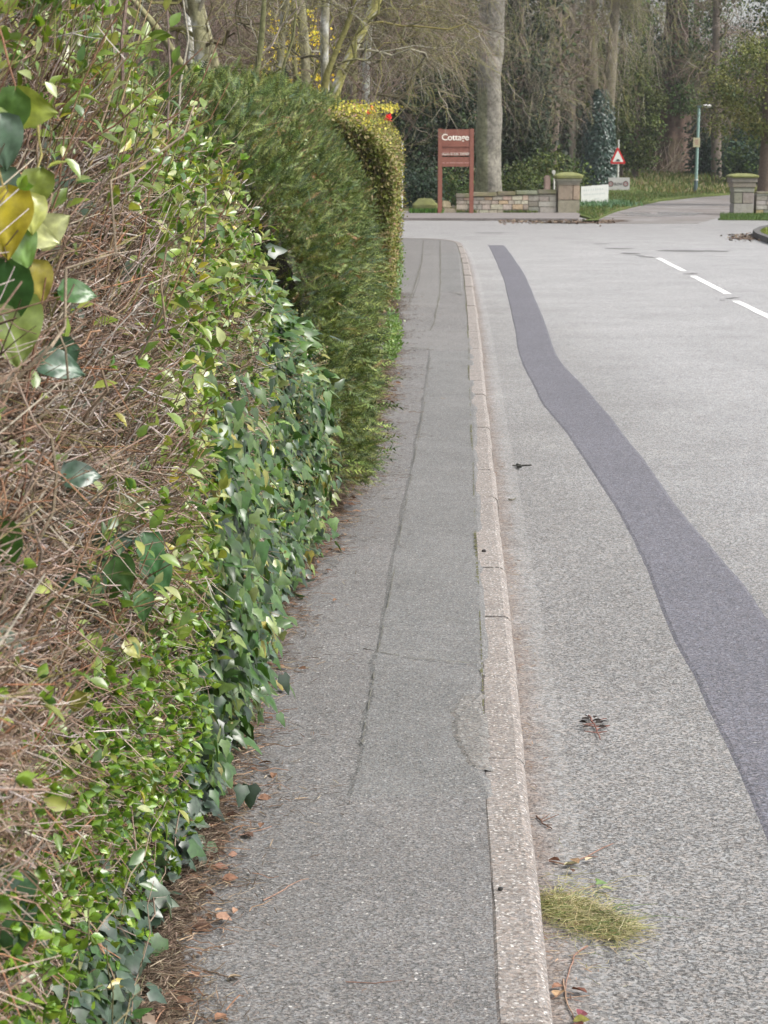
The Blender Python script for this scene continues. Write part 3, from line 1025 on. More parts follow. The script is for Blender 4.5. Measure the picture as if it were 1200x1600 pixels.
pa_ = np.array(ps); da_ = np.array(ds)
stk = curves(pa_ + da_ * .004, -da_ + rng.normal(0, .35, da_.shape) + [-.3, .5, 0], rng.uniform(.05, .1, len(ps)), 5, np.array([[-.2, .3, .2]]), .03)
stalk_mb = MB()
stalk_mb.tubes(stk, np.full((len(ps), 1), .0013) * np.linspace(.8, 1.3, 5), 5, pick([(1, (.24, .2, .07)), (1, (.25, .14, .08))], len(ps)))
vn = 16
vs_ = np.stack([rng.uniform(-.62, -.47, vn) * 1, rng.uniform(2.6, 3.4, vn), rng.uniform(.3, 1.4, vn)], 1)
vs_[:, 0] = face_privet(vs_[:, 1], vs_[:, 2]) - .01
stalk_mb.tubes(curves(vs_, rng.normal(0, .25, (vn, 3)) + [0, .1, 1], rng.uniform(.3, .6, vn), 9, None, .03), np.full((vn, 1), .0022) * np.linspace(1.2, .6, 9), 5, pick([(1, (.2, .15, .1)), (1, (.27, .21, .15))], vn))
stalk_mb.build('stalks', M['twig'], iv)
# deep dark leaves seen between the twigs
n = 420
Y = rng.uniform(2.2, 5.2, n); z = rng.uniform(.1, 1.95, n)
pos = np.stack([face_privet(Y, z) - rng.uniform(.06, .2, n), Y, z], 1)
mb.leaves(IVY, pos, unit(np.stack([rng.normal(.1, .4, n), rng.normal(0, .4, n), rng.normal(-.9, .4, n)], 1)), unit(rng.normal(0, .3, (n, 3)) + np.array([.9, -.5, .4])), rng.uniform(.04, .07, n), pick(IVYG, n))
# ivy at the foot
n = 3000
Y = rng.uniform(2.3, 8.2, n); z = np.abs(rng.normal(0, .17, n)) + .01
pos = np.stack([hx(Y) - .005 - .06 * np.clip((6 - Y) / 2, 0, 1) + rng.normal(.0, .03, n) - z * .08, Y, z], 1)
k = rng.random(n) < .35 + .65 * (np.sin(Y * 4.1) > -.3)
pos = pos[k]; Y = Y[k]; n = len(pos)
mb.leaves(IVY, pos, unit(np.stack([rng.normal(.5, .5, n), rng.normal(-.1, .6, n), rng.normal(-.5, .4, n)], 1)), unit(rng.normal(0, .35, (n, 3)) + np.array([.7, -.3, .9])), rng.uniform(.03, .055, n) * np.interp(Y, [3, 5], [.75, 1.05]), pick(IVYG + [(2, (.05, .11, .03))], n))
mb.build('leaves', M['ivy'], iv, smooth=True)
mb = MB()
n = 60
Y = rng.uniform(2.3, 8, n); z = rng.uniform(0, .4, n)
mb.tubes(curves(np.stack([hx(Y) - .02, Y, z + .01], 1), np.stack([rng.normal(-.05, .08, n), rng.normal(0, 1, n), rng.uniform(0, .4, n)], 1), rng.uniform(.2, .4, n), 6, None, .014), rng.uniform(.001, .002, n)[:, None] * np.linspace(1, .6, 6), 4, pick([(1, (.22, .17, .12)), (1, (.13, .12, .06))], n))
mb.build('stems', M['twig'], iv)

# --- ivy covered middle section
ih = empty('ivy_hedge', (-.8, 7.2, 0), 'middle stretch of hedge smothered in drooping glossy green ivy, in front of the yew', 'hedge')
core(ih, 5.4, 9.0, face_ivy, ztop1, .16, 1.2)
mb = MB()
n = 13500
Y = rng.uniform(4.9, 9.15, n)
zt = ztop1(Y) + .03
z = rng.uniform(.0, 1, n) * zt
pos = np.stack([face_ivy(Y, z) + rng.normal(-.025, .05, n), Y, z], 1)
lump = .07 * np.sin(pos[:, 1] * 9 + pos[:, 2] * 3) * np.sin(pos[:, 2] * 11)
pos[:, 0] += lump
dd = unit(np.stack([rng.normal(.35, .3, n), rng.normal(-.1, .35, n), rng.normal(-.75, .4, n)], 1))
topk = z > zt - .25
dd[topk] = unit(np.stack([rng.normal(.7, .4, topk.sum()), rng.normal(-.1, .5, topk.sum()), rng.normal(.0, .4, topk.sum())], 1))
mb.leaves(IVY, pos, dd, unit(rng.normal(0, .32, (n, 3)) + np.array([.75, -.35, .65])), rng.uniform(.032, .060, n), pick(IVYC, n, .25), rng.uniform(.7, 1.0, n))
# end faces (towards camera, above the privet)
n = 2600
Y = 5.3 + rng.uniform(0, 3.4, n); z = ztop1(Y) + rng.normal(0, .05, n)
pos = np.stack([face_ivy(Y, z) - rng.uniform(0, .5, n), Y, z], 1)
mb.leaves(IVY, pos, unit(rng.normal(0, .6, (n, 3)) + np.array([.5, -.3, 0])), unit(rng.normal(0, .35, (n, 3)) + np.array([.3, -.3, 1])), rng.uniform(.035, .06, n), pick(IVYC, n))
mb.build('leaves', M['ivy'], ih, smooth=True)
mb = MB()
n = 700
Y = rng.uniform(5.4, 9.0, n); z = rng.uniform(.05, .95, n) * ztop1(Y)
st = np.stack([face_ivy(Y, z) - .08, Y, z], 1)
Cb = curves(st, np.stack([rng.uniform(.4, 1, n), rng.normal(0, .5, n), rng.normal(.2, .5, n)], 1), rng.uniform(.1, .24, n), 5, None, .05)
mb.tubes(Cb, rng.uniform(.0012, .0024, n)[:, None] * np.linspace(1, .5, 5), 3, pick([(2, (.26, .2, .13)), (1, (.16, .13, .06))], n))
mb.build('stems', M['twig'], ih)
# flower buds / berries of the ivy
mb = MB()
tip = Cb[:, -1]
sel = tip[rng.random(n) < .5]
for q in range(5):
    m_ = len(sel)
    pp = sel + rng.normal(0, .012, (m_, 3))
    mb.leaves(QUAD, pp, unit(rng.normal(0, 1, (m_, 3))), unit(rng.normal(0, 1, (m_, 3))), .008, pick([(1, (.30, .30, .12)), (1, (.25, .18, .1))], m_))
mb.build('buds', M['leaf'], ih)

# --- yew
yh = empty('yew_hedge', (-.9, 15, 0), 'tall dark green yew hedge with feathery shoots hanging over the pavement', 'hedge')
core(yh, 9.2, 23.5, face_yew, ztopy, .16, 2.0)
mb = MB()
YEW = [(4, (.078, .118, .032)), (3, (.120, .160, .042)), (2.5, (.18, .21, .060)), (1.5, (.045, .080, .038)), (.3, (.22, .155, .07))]
n = 36000
Y = 8.9 + (rng.random(n) ** 1.25) * 14.5
z = rng.uniform(.06, 1, n) * ztopy(Y)
k = z > .05
dpt = rng.exponential(.04, n)
pos = np.stack([face_yew(Y, z) - dpt + .015, Y, z], 1)
lum = .07 * np.sin(Y * 4.3 + z * 2.5) * np.sin(z * 6.1 + Y) + .04 * np.sin(Y * 11 + z * 7)
pos[:, 0] += lum
upb = np.interp(z, [0, .5, 1.2, 1.8, 2.3], [-.15, .1, .4, .9, 1.5])
dd = unit(np.stack([rng.normal(.7, .45, n), rng.normal(-.25, .75, n), upb + rng.normal(0, .55, n)], 1))
nr = unit(rng.normal(0, 1.0, (n, 3)) + np.array([.1, -.6, .6]))
shs = rng.uniform(.04, .085, n) * np.where(rng.random(n) < .06, 1.5, 1)
mb.leaves(SHOOT, pos, dd, nr, shs, pick(YEW, n, .2))
# top of hedge
n = 9000
Y = rng.uniform(9.0, 23.5, n)
zt = ztopy(Y)
xo = rng.uniform(0, 1.3, n)
pos = np.stack([face_yew(Y, np.minimum(zt, 2.1)) - xo + .25, Y, zt + .04 * xo + rng.normal(0, .035, n) + .04 * np.sin(Y * 3.7) * np.sin(xo * 5)], 1)
mb.leaves(SHOOT, pos, unit(rng.normal(0, .6, (n, 3)) + np.array([.35, -.2, .8])), unit(rng.normal(0, .6, (n, 3)) + np.array([.2, -1, .2])), rng.uniform(.05, .10, n), pick(YEW, n, .2))
# near end of the hedge
n = 12000
z = rng.uniform(.1, 1.9, n); xx = rng.uniform(-1.9, .0, n)
pos = np.stack([face_yew(np.full(n, 9.2), z) + xx, 9.12 - np.abs(rng.normal(0, .07, n)) - .06 * np.sin(xx * 8 + z * 5), z], 1)
mb.leaves(SHOOT, pos, unit(np.stack([rng.normal(.4, .3, n), rng.normal(-.8, .3, n), rng.normal(.3, .4, n)], 1)), unit(rng.normal(0, .4, (n, 3)) + np.array([0, -.3, 1])), rng.uniform(.05, .10, n), pick(YEW, n, .2))
# overhanging shoots along the path
n = 500
Y = rng.uniform(9.2, 20, n); z = rng.uniform(.12, 1.1, n)
pos = np.stack([face_yew(Y, z) + .03, Y, z], 1)
mb.leaves(SHOOT, pos, unit(np.stack([np.full(n, 1.0), rng.normal(-.1, .3, n), rng.normal(.15, .25, n)], 1)), unit(rng.normal(0, .25, (n, 3)) + np.array([0, -.1, 1])), rng.uniform(.10, .20, n), pick(YEW, n, .2))
mb.build('foliage', M['needle'], yh)
mb = MB()
n = 1500
Y = rng.uniform(9.0, 22, n); z = rng.uniform(.1, 1.0, n) * ztopy(Y)
st = np.stack([face_yew(Y, z) - .12, Y, z], 1)
mb.tubes(curves(st, np.stack([rng.uniform(.5, 1, n), rng.normal(-.1, .4, n), rng.uniform(.2, 1.2, n)], 1), rng.uniform(.12, .25, n), 4, None, .04), rng.uniform(.0015, .003, n)[:, None] * np.array([1, .8, .6, .4]), 3, pick([(2, (.22, .13, .07)), (1, (.32, .26, .18))], n))
mb.build('twigs', M['twig'], yh)
mb = MB()   # brown dead sprays
n = 130
Y = rng.uniform(9.1, 15, n); z = rng.uniform(.9, 1.9, n)
pos = np.stack([face_yew(Y, z) + .03, Y, z], 1)
mb.leaves(SHOOT, pos, unit(rng.normal(0, .5, (n, 3)) + np.array([.5, -.4, -.2])), unit(rng.normal(0, .5, (n, 3)) + np.array([0, -.4, 1])), rng.uniform(.05, .09, n), pick([(1, (.36, .15, .07)), (1, (.26, .13, .06))], n))
mb.build('dead_sprays', M['needle'], yh)
# climber leaves showing on the yew
mb = MB()
n = 70
pos = np.array([P(rng.normal(450, 45), rng.normal(215, 28), Yd) for Yd in rng.uniform(12, 14, n)])
pos[:, 0] = face_yew(pos[:, 1], pos[:, 2]) + .1
mb.leaves(OVAL2, pos, unit(rng.normal(0, .5, (n, 3)) + np.array([.5, -.3, -.4])), unit(rng.normal(0, .3, (n, 3)) + np.array([.5, -.5, .8])), rng.uniform(.03, .05, n), pick([(1, (.13, .2, .06)), (1, (.25, .3, .12))], n))
mb.build('leaves', M['leaf'], yh)

# --- clipped yellow-topped hedge
fh = empty('winter_jasmine_hedge', (-.4, 33, 0), 'square clipped hedge with bright yellow flowers along its top, farthest along the pavement', 'hedge')
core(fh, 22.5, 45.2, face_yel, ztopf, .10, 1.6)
mb = MB()
n = 46000
Y = 22.3 + rng.random(n) ** 1.3 * 23; z = rng.uniform(.02, .99, n) * ztopf(Y)
pos = np.stack([face_yel(Y, z) + rng.normal(-.03, .05, n), Y, z], 1)
pos[:, 0] += .04 * np.sin(Y * 2.2) * np.sin(z * 4 + Y)
mb.leaves(OVAL2, pos, unit(rng.normal(0, .6, (n, 3)) + np.array([.6, -.3, .4])), unit(rng.normal(0, .5, (n, 3)) + np.array([.6, -.4, .7])), rng.uniform(.022, .045, n), pick([(2.5, (.14, .17, .04)), (3, (.24, .23, .06)), (2, (.27, .23, .11)), (1, (.30, .19, .13)), (1, (.08, .11, .03))], n))
n = 16000
Y = 22.3 + rng.random(n) ** 1.2 * 23; z = ztopf(Y) - rng.random(n) ** 1.3 * .62
pos = np.stack([face_yel(Y, z) + rng.normal(-.01, .04, n), Y, z + rng.normal(0, .025, n)], 1)
mb.leaves(OVAL2, pos, unit(rng.normal(0, .7, (n, 3)) + np.array([.5, -.3, .5])), unit(rng.normal(0, .6, (n, 3)) + np.array([.5, -.4, .8])), rng.uniform(.022, .045, n), pick([(2, (.14, .17, .04)), (3, (.25, .23, .06)), (2, (.29, .25, .12)), (1, (.32, .20, .14))], n))
n = 9000
z = rng.uniform(.0, 1, n) ** .8 * 2.12; pos = np.stack([face_yel(np.full(n, 22.4), z) + .03 - rng.random(n) ** 1.4 * 1.4, 22.36 - np.abs(rng.normal(0, .05, n)), z], 1)
mb.leaves(OVAL2, pos, unit(rng.normal(0, .6, (n, 3)) + np.array([.2, -.6, .4])), unit(rng.normal(0, .5, (n, 3)) + np.array([.2, -1, .7])), rng.uniform(.03, .06, n), pick([(3, (.14, .16, .035)), (2, (.24, .2, .09))], n))
mb.build('foliage', M['foliage'], fh)
mb = MB()
n = 4600
Y = 22.4 + rng.random(n) ** .8 * 22.8; z = ztopf(Y) - np.abs(rng.normal(0, .17, n))
low = rng.random(n) < .42
z[low] = ztopf(Y[low]) * rng.uniform(.3, .95, low.sum())
kk = (~low) | (Y > 36)
Y, z = Y[kk], z[kk]; n = len(Y)
pos = np.stack([face_yel(Y, z) + rng.normal(.03, .03, n), Y, z], 1)
topm = rng.random(n) < .35
pos[topm, 0] -= rng.uniform(0, .8, topm.sum()); pos[topm, 2] = ztopf(Y[topm]) + rng.normal(0, .04, topm.sum())
mb.leaves(QUAD, pos, unit(rng.normal(0, .6, (n, 3)) + np.array([.3, -.4, .4])), unit(rng.normal(0, .5, (n, 3)) + np.array([.4, -.8, .6])), rng.uniform(.028, .05, n), pick([(3, (.66, .58, .12)), (1, (.6, .5, .08)), (1.5, (.36, .36, .1)), (.5, (.4, .25, .16))], n))
mb.build('flowers', M['flower'], fh)

# red flowers above the yellow hedge
for (x, y, Yd, nm) in [(607, 184, 38, 'red blossom head standing just above the right shoulder of the yellow hedge'), (580, 174, 38, 'smaller red blossom head poking up beside the white birch trunk')]:
    c = P(x, y, Yd)
    e = empty('red_flower', (c[0], Yd, 0), nm, 'flower', None)
    mb = MB(); n = 26 if x > 600 else 12
    mb.leaves(OVAL2, np.repeat(c[None], n, 0) + rng.normal(0, .03, (n, 3)), unit(rng.normal(0, 1, (n, 3)) + [0, -.3, .3]), unit(rng.normal(0, 1, (n, 3))), rng.uniform(.05, .085, n), pick([(1, (.75, .03, .04)), (1, (.85, .06, .06))], n))
    mb.build('petals', M['flower'], e)
    mb = MB()
    mb.tubes(np.array([[[c[0] - .05, Yd, 0], [c[0] - .02, Yd, 1.2], c]]), np.array([.012, .01, .006]), 5, (.12, .13, .05))
    mb.build('stem', M['twig'], e)

# bright weeds at the foot of the hedge
mb = MB()
n = 1300
px_ = rng.uniform(0, 1, n)
Y = np.where(px_ < .6, rng.uniform(17, 21, n), rng.uniform(24, 40, n))
z = np.abs(rng.normal(0, .07, n))
pos = np.stack([hx(Y) + .04 + rng.normal(0, .035, n) - z * .3, Y, z + .01], 1)
mb.leaves(OVAL2, pos, unit(rng.normal(0, .6, (n, 3)) + np.array([.5, -.2, .6])), unit(rng.normal(0, .4, (n, 3)) + np.array([.2, -.4, 1])), rng.uniform(.025, .05, n), pick([(2, (.12, .21, .05)), (1, (.19, .28, .07))], n))
mb.build('weeds', M['leaf'], kind='stuff')

# dark leaf mould under the hedge, spilling over the path edge
Ym = np.geomspace(2.0, 44, 500)
xm = hx(Ym) + .022 + .02 * np.sin(Ym * 5.3) + .015 * np.sin(Ym * 13) + rng.normal(0, .008, 500)
ribbon('leaf_mould', Ym, hx(Ym) - .25, xm, .0045, M['mould'], feather=.006)
# leaf litter strip
mb = MB()
n = 46000
Y = 2.2 + (rng.random(n) ** 1.5) * 24
off = np.abs(rng.normal(0, .055, n)) * rng.choice([1, 1, 1, 1.8], n)
clump = .5 + .5 * np.sin(Y * 2.7) * np.sin(Y * 6.1 + 1)
off *= (.5 + clump)
xw = hx(Y) - .03 + off * 1.05 * np.where(Y > 9, 1.3, 1.0)
pos = np.stack([xw, Y, .006 + np.abs(rng.normal(0, .012, n)) * (off < .08)], 1)
a = rng.uniform(0, 2 * math.pi, n)
dd = np.stack([np.cos(a), np.sin(a), rng.normal(.05, .12, n)], 1)
mb.leaves(NEEDLE, pos, dd, unit(rng.normal(0, .25, (n, 3)) + np.array([0, 0, 1])), rng.uniform(.015, .045, n), pick([(3, (.14, .10, .075)), (2, (.22, .17, .125)), (1.4, (.075, .055, .04)), (.5, (.36, .29, .21))], n), rng.uniform(.6, 1.4, n))
n = 420
Y = 2.4 + (rng.random(n) ** 1.3) * 14
xw = hx(Y) + np.abs(rng.normal(-.01, .06, n))
a = rng.uniform(0, 2 * math.pi, n)
mb.leaves(OVAL, np.stack([xw, Y, rng.uniform(.006, .012, n)], 1), np.stack([np.cos(a), np.sin(a), rng.normal(0.08, .06, n)], 1), unit(rng.normal(0, .35, (n, 3)) + np.array([0, 0, 1])), rng.uniform(.02, .045, n), pick([(3, (.19, .105, .07)), (1, (.34, .22, .15)), (1.4, (.12, .07, .05))], n), rng.uniform(1, 1.6, n))
n = 700
Y = 2.3 + (rng.random(n) ** 1.5) * 16
xw = hx(Y) - .03 + np.abs(rng.normal(0, .07, n))
a = rng.normal(0, 1.0, n)
mb.tubes(curves(np.stack([xw, Y, np.full(n, .006) + rng.uniform(0, .012, n)], 1), np.stack([np.cos(a), np.sin(a), np.zeros(n)], 1), rng.uniform(.03, .12, n), 4, None, .05), rng.uniform(.0008, .0018, n)[:, None] * np.array([1, .9, .8, .5]), 3, pick([(2, (.26, .16, .10)), (1, (.36, .27, .18)), (1, (.15, .09, .06))], n))
mb.build('leaf_litter', M['litter'], kind='stuff')

# litter and crumbs in the gutter and on the path
mb = MB()
n = 2200
Y = 3.0 + rng.random(n) ** 1.7 * 26
xw = kx(Y) + KW / 2 + np.abs(rng.normal(0, .035, n)) + .004
k = rng.random(n) < (.25 + .75 * (np.sin(Y * 3.3) * np.sin(Y * 1.1 + 2) > .2))
Y, xw = Y[k], xw[k]; n = len(Y)
a = rng.uniform(0, 6.3, n)
mb.leaves(NEEDLE, np.stack([xw, Y, np.full(n, -.088)], 1), np.stack([np.cos(a), np.sin(a), rng.normal(.05, .1, n)], 1), unit(rng.normal(0, .2, (n, 3)) + [0, 0, 1]), rng.uniform(.008, .03, n), pick([(2, (.24, .15, .10)), (2, (.34, .26, .18)), (1, (.12, .07, .05))], n), rng.uniform(.8, 2, n))
n = 140
Y = 3.4 + rng.random(n) ** 1.5 * 18
xw = rng.uniform(-.35, .15, n) * 1.0
a = rng.uniform(0, 6.3, n)
mb.leaves(NEEDLE, np.stack([xw, Y, np.full(n, .012)], 1), np.stack([np.cos(a), np.sin(a), np.zeros(n)], 1), np.tile([0, 0, 1.], (n, 1)), rng.uniform(.008, .028, n), pick([(1, (.22, .14, .10)), (1, (.10, .08, .06))], n), rng.uniform(.7, 1.6, n))
mb.build('gutter_litter', M['litter'], kind='stuff')

# ------------------------------------------------------------------ small fallen things
mb = MB()    # dry grass clippings
n = 2300
c = G(918, 1428, -.09)
t = rng.uniform(0, 1, n)
cxs = np.interp(t, [0, .25, .55, 1], [858, 885, 925, 978]); cys = np.interp(t, [0, .25, .55, 1], [1412, 1422, 1434, 1456])
spr = np.interp(t, [0, .3, .8, 1], [.8, 1, 1.1, .6]) * np.where(rng.random(n) < .12, 2.6, 1)
pos = np.array([G(x + rng.normal(0, 12), y + rng.normal(0, 11) * s_, -.092) for x, y, s_ in zip(cxs, cys, spr)])
pos[:, 2] += np.abs(rng.normal(0, .006, n)) * (t < .5) + np.abs(rng.normal(0, .003, n))
a = rng.uniform(0, 6.283, n)
Cg = curves(pos, np.stack([np.cos(a), np.sin(a), rng.normal(.0, .16, n)], 1), rng.uniform(.012, .06, n), 4, np.stack([rng.normal(0, .7, n), rng.normal(0, .7, n), rng.normal(0, .1, n)], 1), .06)
Cg[:, :, 2] = np.maximum(Cg[:, :, 2], -.093)
mb.tubes(Cg, rng.uniform(.0004, .0008, n)[:, None] * np.array([1, 1, .9, .5]), 3, pick([(3, (.42, .38, .19)), (2, (.30, .31, .13)), (2, (.55, .48, .30)), (.7, (.14, .22, .07))], n))
mb.build('grass_clippings', M['grass'], kind='stuff')


def fallen_twig(pts, z, rad, col, label, leaves=(), side=()):
    w_ = np.array([G(x, y, z + rad) for x, y in pts])
    e = empty('fallen_twig', (w_[0][0], w_[0][1], z), label, 'twig', 'twigs lying on the ground')
    mb = MB()
    K = 9
    tt = np.linspace(0, len(pts) - 1, K)
    c = np.stack([np.interp(tt, np.arange(len(pts)), w_[:, k]) for k in range(3)], 1)
    c[1:-1, :2] += rng.normal(0, rad * .8, (K - 2, 2))
    mb.tubes(c[None], rad * np.linspace(1.1, .6, K), 5, col)
    for (i, ang, L) in side:
        b = c[i]
        mb.tubes(np.array([[b, b + np.array([math.cos(ang) * L, math.sin(ang) * L, .004])]]), np.array([rad * .7, rad * .4]), 4, col)
    mb.build('stem', M['twig'], e)
    if leaves:
        mb = MB()
        for (x, y, s_, c_, ang) in leaves:
            p0 = G(x, y, z + .006)
            mb.leaves(OVAL2, p0[None], np.array([[math.cos(ang), math.sin(ang), .15]]), unit(np.array([[rng.normal(0, .3), rng.normal(0, .3), 1.0]])), np.array([s_]), np.array([c_]), 1.2)
        mb.build('leaf', M['litter'], e)
    return e


BR = (.16, .09, .06)
fallen_twig([(374, 1305), (400, 1299), (424, 1291)], .0, .0022, (.26, .17, .13), 'short straight brown twig on the pavement, the upper one near the hedge')
fallen_twig([(411, 1407), (440, 1392), (462, 1378), (482, 1373)], .0, .002, (.26, .17, .13), 'bent brown twig lying on the pavement below the short straight one')
fallen_twig([(540, 1534), (585, 1536), (628, 1532)], .0, .0012, (.22, .13, .10), 'thin horizontal twig at the bottom of the pavement')
fallen_twig([(318, 1516), (345, 1522), (372, 1530)], .0, .0016, (.24, .17, .12), 'small twig with a dry leaf at the bottom near the hedge', [(355, 1528, .03, (.34, .26, .18), .2)])
fallen_twig([(858, 1345), (890, 1352), (920, 1336), (958, 1318)], -.095, .002, (.26, .15, .11), 'twig with curled dead leaves on the road above the grass clippings', [(880, 1352, .04, (.40, .36, .22), .3), (905, 1349, .035, (.30, .20, .12), 2.2), (889, 1357, .03, (.12, .07, .05), 5), (915, 1345, .03, (.44, .38, .26), .8), (876, 1345, .03, (.2, .1, .07), 3.0)], [(3, 1.2, .03), (5, -.6, .03)])
fallen_twig([(868, 1405), (895, 1394), (925, 1385), (938, 1380)], -.095, .0014, (.30, .20, .14), 'twig with two green leaflets resting against the grass clippings', [(930, 1382, .03, (.16, .24, .10), .1), (936, 1388, .032, (.34, .40, .20), -.3), (932, 1378, .02, (.10, .16, .05), 1.2)])
fallen_twig([(920, 1118), (930, 1135), (938, 1155)], -.095, .003, (.20, .10, .08), 'dark reddish knotted twig with shrivelled leaflets lying alone in the middle of the near lane', [(x_, y_, .028, (.035, .028, .025), a_) for x_, y_, a_ in [(922, 1124, 3), (926, 1126, .2), (918, 1130, 2.6), (930, 1130, .4), (936, 1128, .1), (920, 1122, 1.8), (928, 1122, 1.0), (934, 1136, -.3), (923, 1135, 3.6)]], [(2, .2, .05), (4, 2.8, .04), (5, .6, .05), (3, -2.6, .03), (6, .1, .03), (4, .0, .045), (6, 3.0, .04)])
fallen_twig([(918, 1478), (900, 1490), (888, 1515), (884, 1545)], -.095, .0022, (.28, .17, .13), 'curved twig hanging down from the grass clippings to a dead leaf', [(876, 1548, .04, (.36, .24, .14), 4.4), (893, 1545, .04, (.16, .07, .05), 5.6), (880, 1540, .03, (.22, .12, .08), 3.7)])
fallen_twig([(880, 1530), (888, 1570), (900, 1600)], -.095, .002, (.30, .20, .14), 'long twig with purple leaves by the kerb at the bottom edge', [(905, 1590, .035, (.16, .05, .06), 1.2), (895, 1596, .035, (.16, .15, .04), .1), (900, 1598, .03, (.12, .05, .04), 5)], [(3, .1, .05)])
fallen_twig([(838, 1275), (850, 1287), (862, 1295)], -.095, .0026, (.12, .07, .05), 'dark stubby twig against the kerb with pale fork', [], [(2, 1.0, .05), (5, -.7, .02), (3, .8, .07)])
fallen_twig([(795, 780), (800, 781), (806, 778)], -.095, .004, (.16, .15, .11), 'pale curled scrap on the road beside the kerb, farther along')
fallen_twig([(808, 726), (814, 730)], -.095, .008, (.03, .03, .025), 'black crumpled clump on the road by the kerb', [], [(2, 0, .06), (4, 1.5, .03), (5, 3, .05), (6, 5, .04)])
fallen_twig([(568, 1014), (576, 1015), (584, 1017)], .0, .0025, (.06, .05, .045), 'dark sliver of bark on the pavement at the mossy joint corner')


def pebble(px, py, z, r, col, label):
    c = G(px, py, z)
    mb = MB()
    import bmesh
    bm = bmesh.new(); bmesh.ops.create_icosphere(bm, subdivisions=2, radius=r)
    for v in bm.verts:
        v.co *= 1 + rng.normal(0, .07); v.co.z *= .75
    bm.verts.index_update()
    mb.poly([(v.co + Vector((c[0], c[1], z + r * .6)))[:] for v in bm.verts], [[v.index for v in f.verts] for f in bm.faces], col)
    o = mb.build('pebble', m_flat('pebble_' + str(px), col, .8, .3, 0, .2, 80), smooth=True, origin=(c[0], c[1], z))
    tag(o, label, 'pebble')


pebble(782, 1391, .003, .0055, (.03, .03, .03), 'small black pebble on the kerb stone near the bottom')
pebble(756, 863, .003, .010, (.035, .03, .028), 'dark crumb of soil on the kerb just above a joint')
pebble(347, 1480, .0, .0045, (.6, .58, .55), 'tiny white stone on the pavement at lower left')

# ------------------------------------------------------------------ stone walls, pillars
def m_stone(name, cs, moss=.0):
    k = NB(name)
    a = k.n('ShaderNodeAttribute', attribute_name='col')
    n = k.noise(9, 5, .7)
    c = k.mix(a.outputs['Color'], k.ramp(n, [(.3, .72), (.7, 1.2)]), 1.0, 'MULTIPLY')
    st = k.ramp(k.noise(2.2, 4, .7), [(.52 - moss, 0), (.62, 1)])
    c = k.mix(c, cs, k.math('MULTIPLY', st, .55 if moss else .3))
    k.set(c, .92, .2)
    k.bump(k.noise(30, 6, .7), .6, .02)
    return k.m


M['stone'] = m_stone('limestone', (.20, .19, .12))
M['mossy'] = m_stone('mossy_stone', (.17, .18, .05), .12)
STN = [(3, (.42, .38, .31)), (2, (.50, .45, .36)), (1.2, (.52, .40, .26)), (1.2, (.33, .31, .27)), (.8, (.54, .41, .33))]
STG = [(2, (.33, .315, .27)), (1, (.40, .38, .32)), (1, (.27, .255, .22))]


def masonry(mb, x0, x1, y, th, z0, ztop, pal, rowh=.14, bl=(.16, .42)):
    """random coursed rubble: individual stones with mortar recess"""
    z = z0
    while z < max(ztop(x0), ztop(x1)) - .02:
        h = rowh * rng.uniform(.75, 1.25)
        x = x0
        while x < x1 - .01:
            l = rng.uniform(*bl)
            if x + l > x1 - .1: l = x1 - x
            zt = min(z + h, min(ztop(x), ztop(x + l)))
            if zt - z > .03:
                pr = rng.uniform(0, .018)
                mb.box((x + .006, y - pr, z + .006), (x + l - .006, y + th * .5, zt - .006), pick(pal, 1, .12)[0], .012, .004)
            x += l
        z += h


Yw = 68.0


def X(px, Y=Yw):
    return (px - 600) / FPX * Y * 1.0 / (math.cos(TH) + 0) * math.cos(TH) * (1.0)


def XY(px, py, Y):
    return P(px, py, Y)


# left boundary wall
bw = empty('boundary_wall', (P(790, 335, Yw)[0], Yw, -.05), 'long low rubble stone wall with mossy coping left of the taller gate pillar', 'wall')
xa, xb = P(713, 330, Yw)[0], P(869, 330, Yw)[0]
zt_l, zt_r = P(713, 309, Yw)[2], P(869, 303, Yw)[2]
topf = lambda x: zt_l + (zt_r - zt_l) * (x - xa) / (xb - xa)
mb = MB()
mb.poly([(xa + .03, Yw + .02, -.15), (xb, Yw + .02, -.15), (xb, Yw + .40, -.15), (xa + .03, Yw + .40, -.15), (xa + .03, Yw + .02, zt_l), (xb, Yw + .02, zt_r), (xb, Yw + .40, zt_r), (xa + .03, Yw + .40, zt_l)],
        [[0, 3, 2, 1], [4, 5, 6, 7], [0, 1, 5, 4], [1, 2, 6, 5], [2, 3, 7, 6], [3, 0, 4, 7]], (.24, .22, .18))
xm = xa + (xb - xa) * .72
masonry(mb, xa, xm, Yw, .4, -.06, topf, STN)
masonry(mb, xm, xb, Yw, .4, -.06, topf, STG, .19, (.3, .7))
mb.build('stonework', M['stone'], bw)
mb = MB()
x = xa - .03
while x < xb - .02:
    l = min(rng.uniform(.5, .9), xb - x)
    dz = rng.normal(0, .006)
    mb.box((x + .004, Yw - .05, topf(x + l / 2) + .004 + dz), (x + l - .004, Yw + .47, topf(x + l / 2) + .13 + dz), pick([(1, (.24, .23, .17)), (1, (.2, .19, .14))], 1)[0], .02, .006)
    x += l
mb.build('coping', M['mossy'], bw)


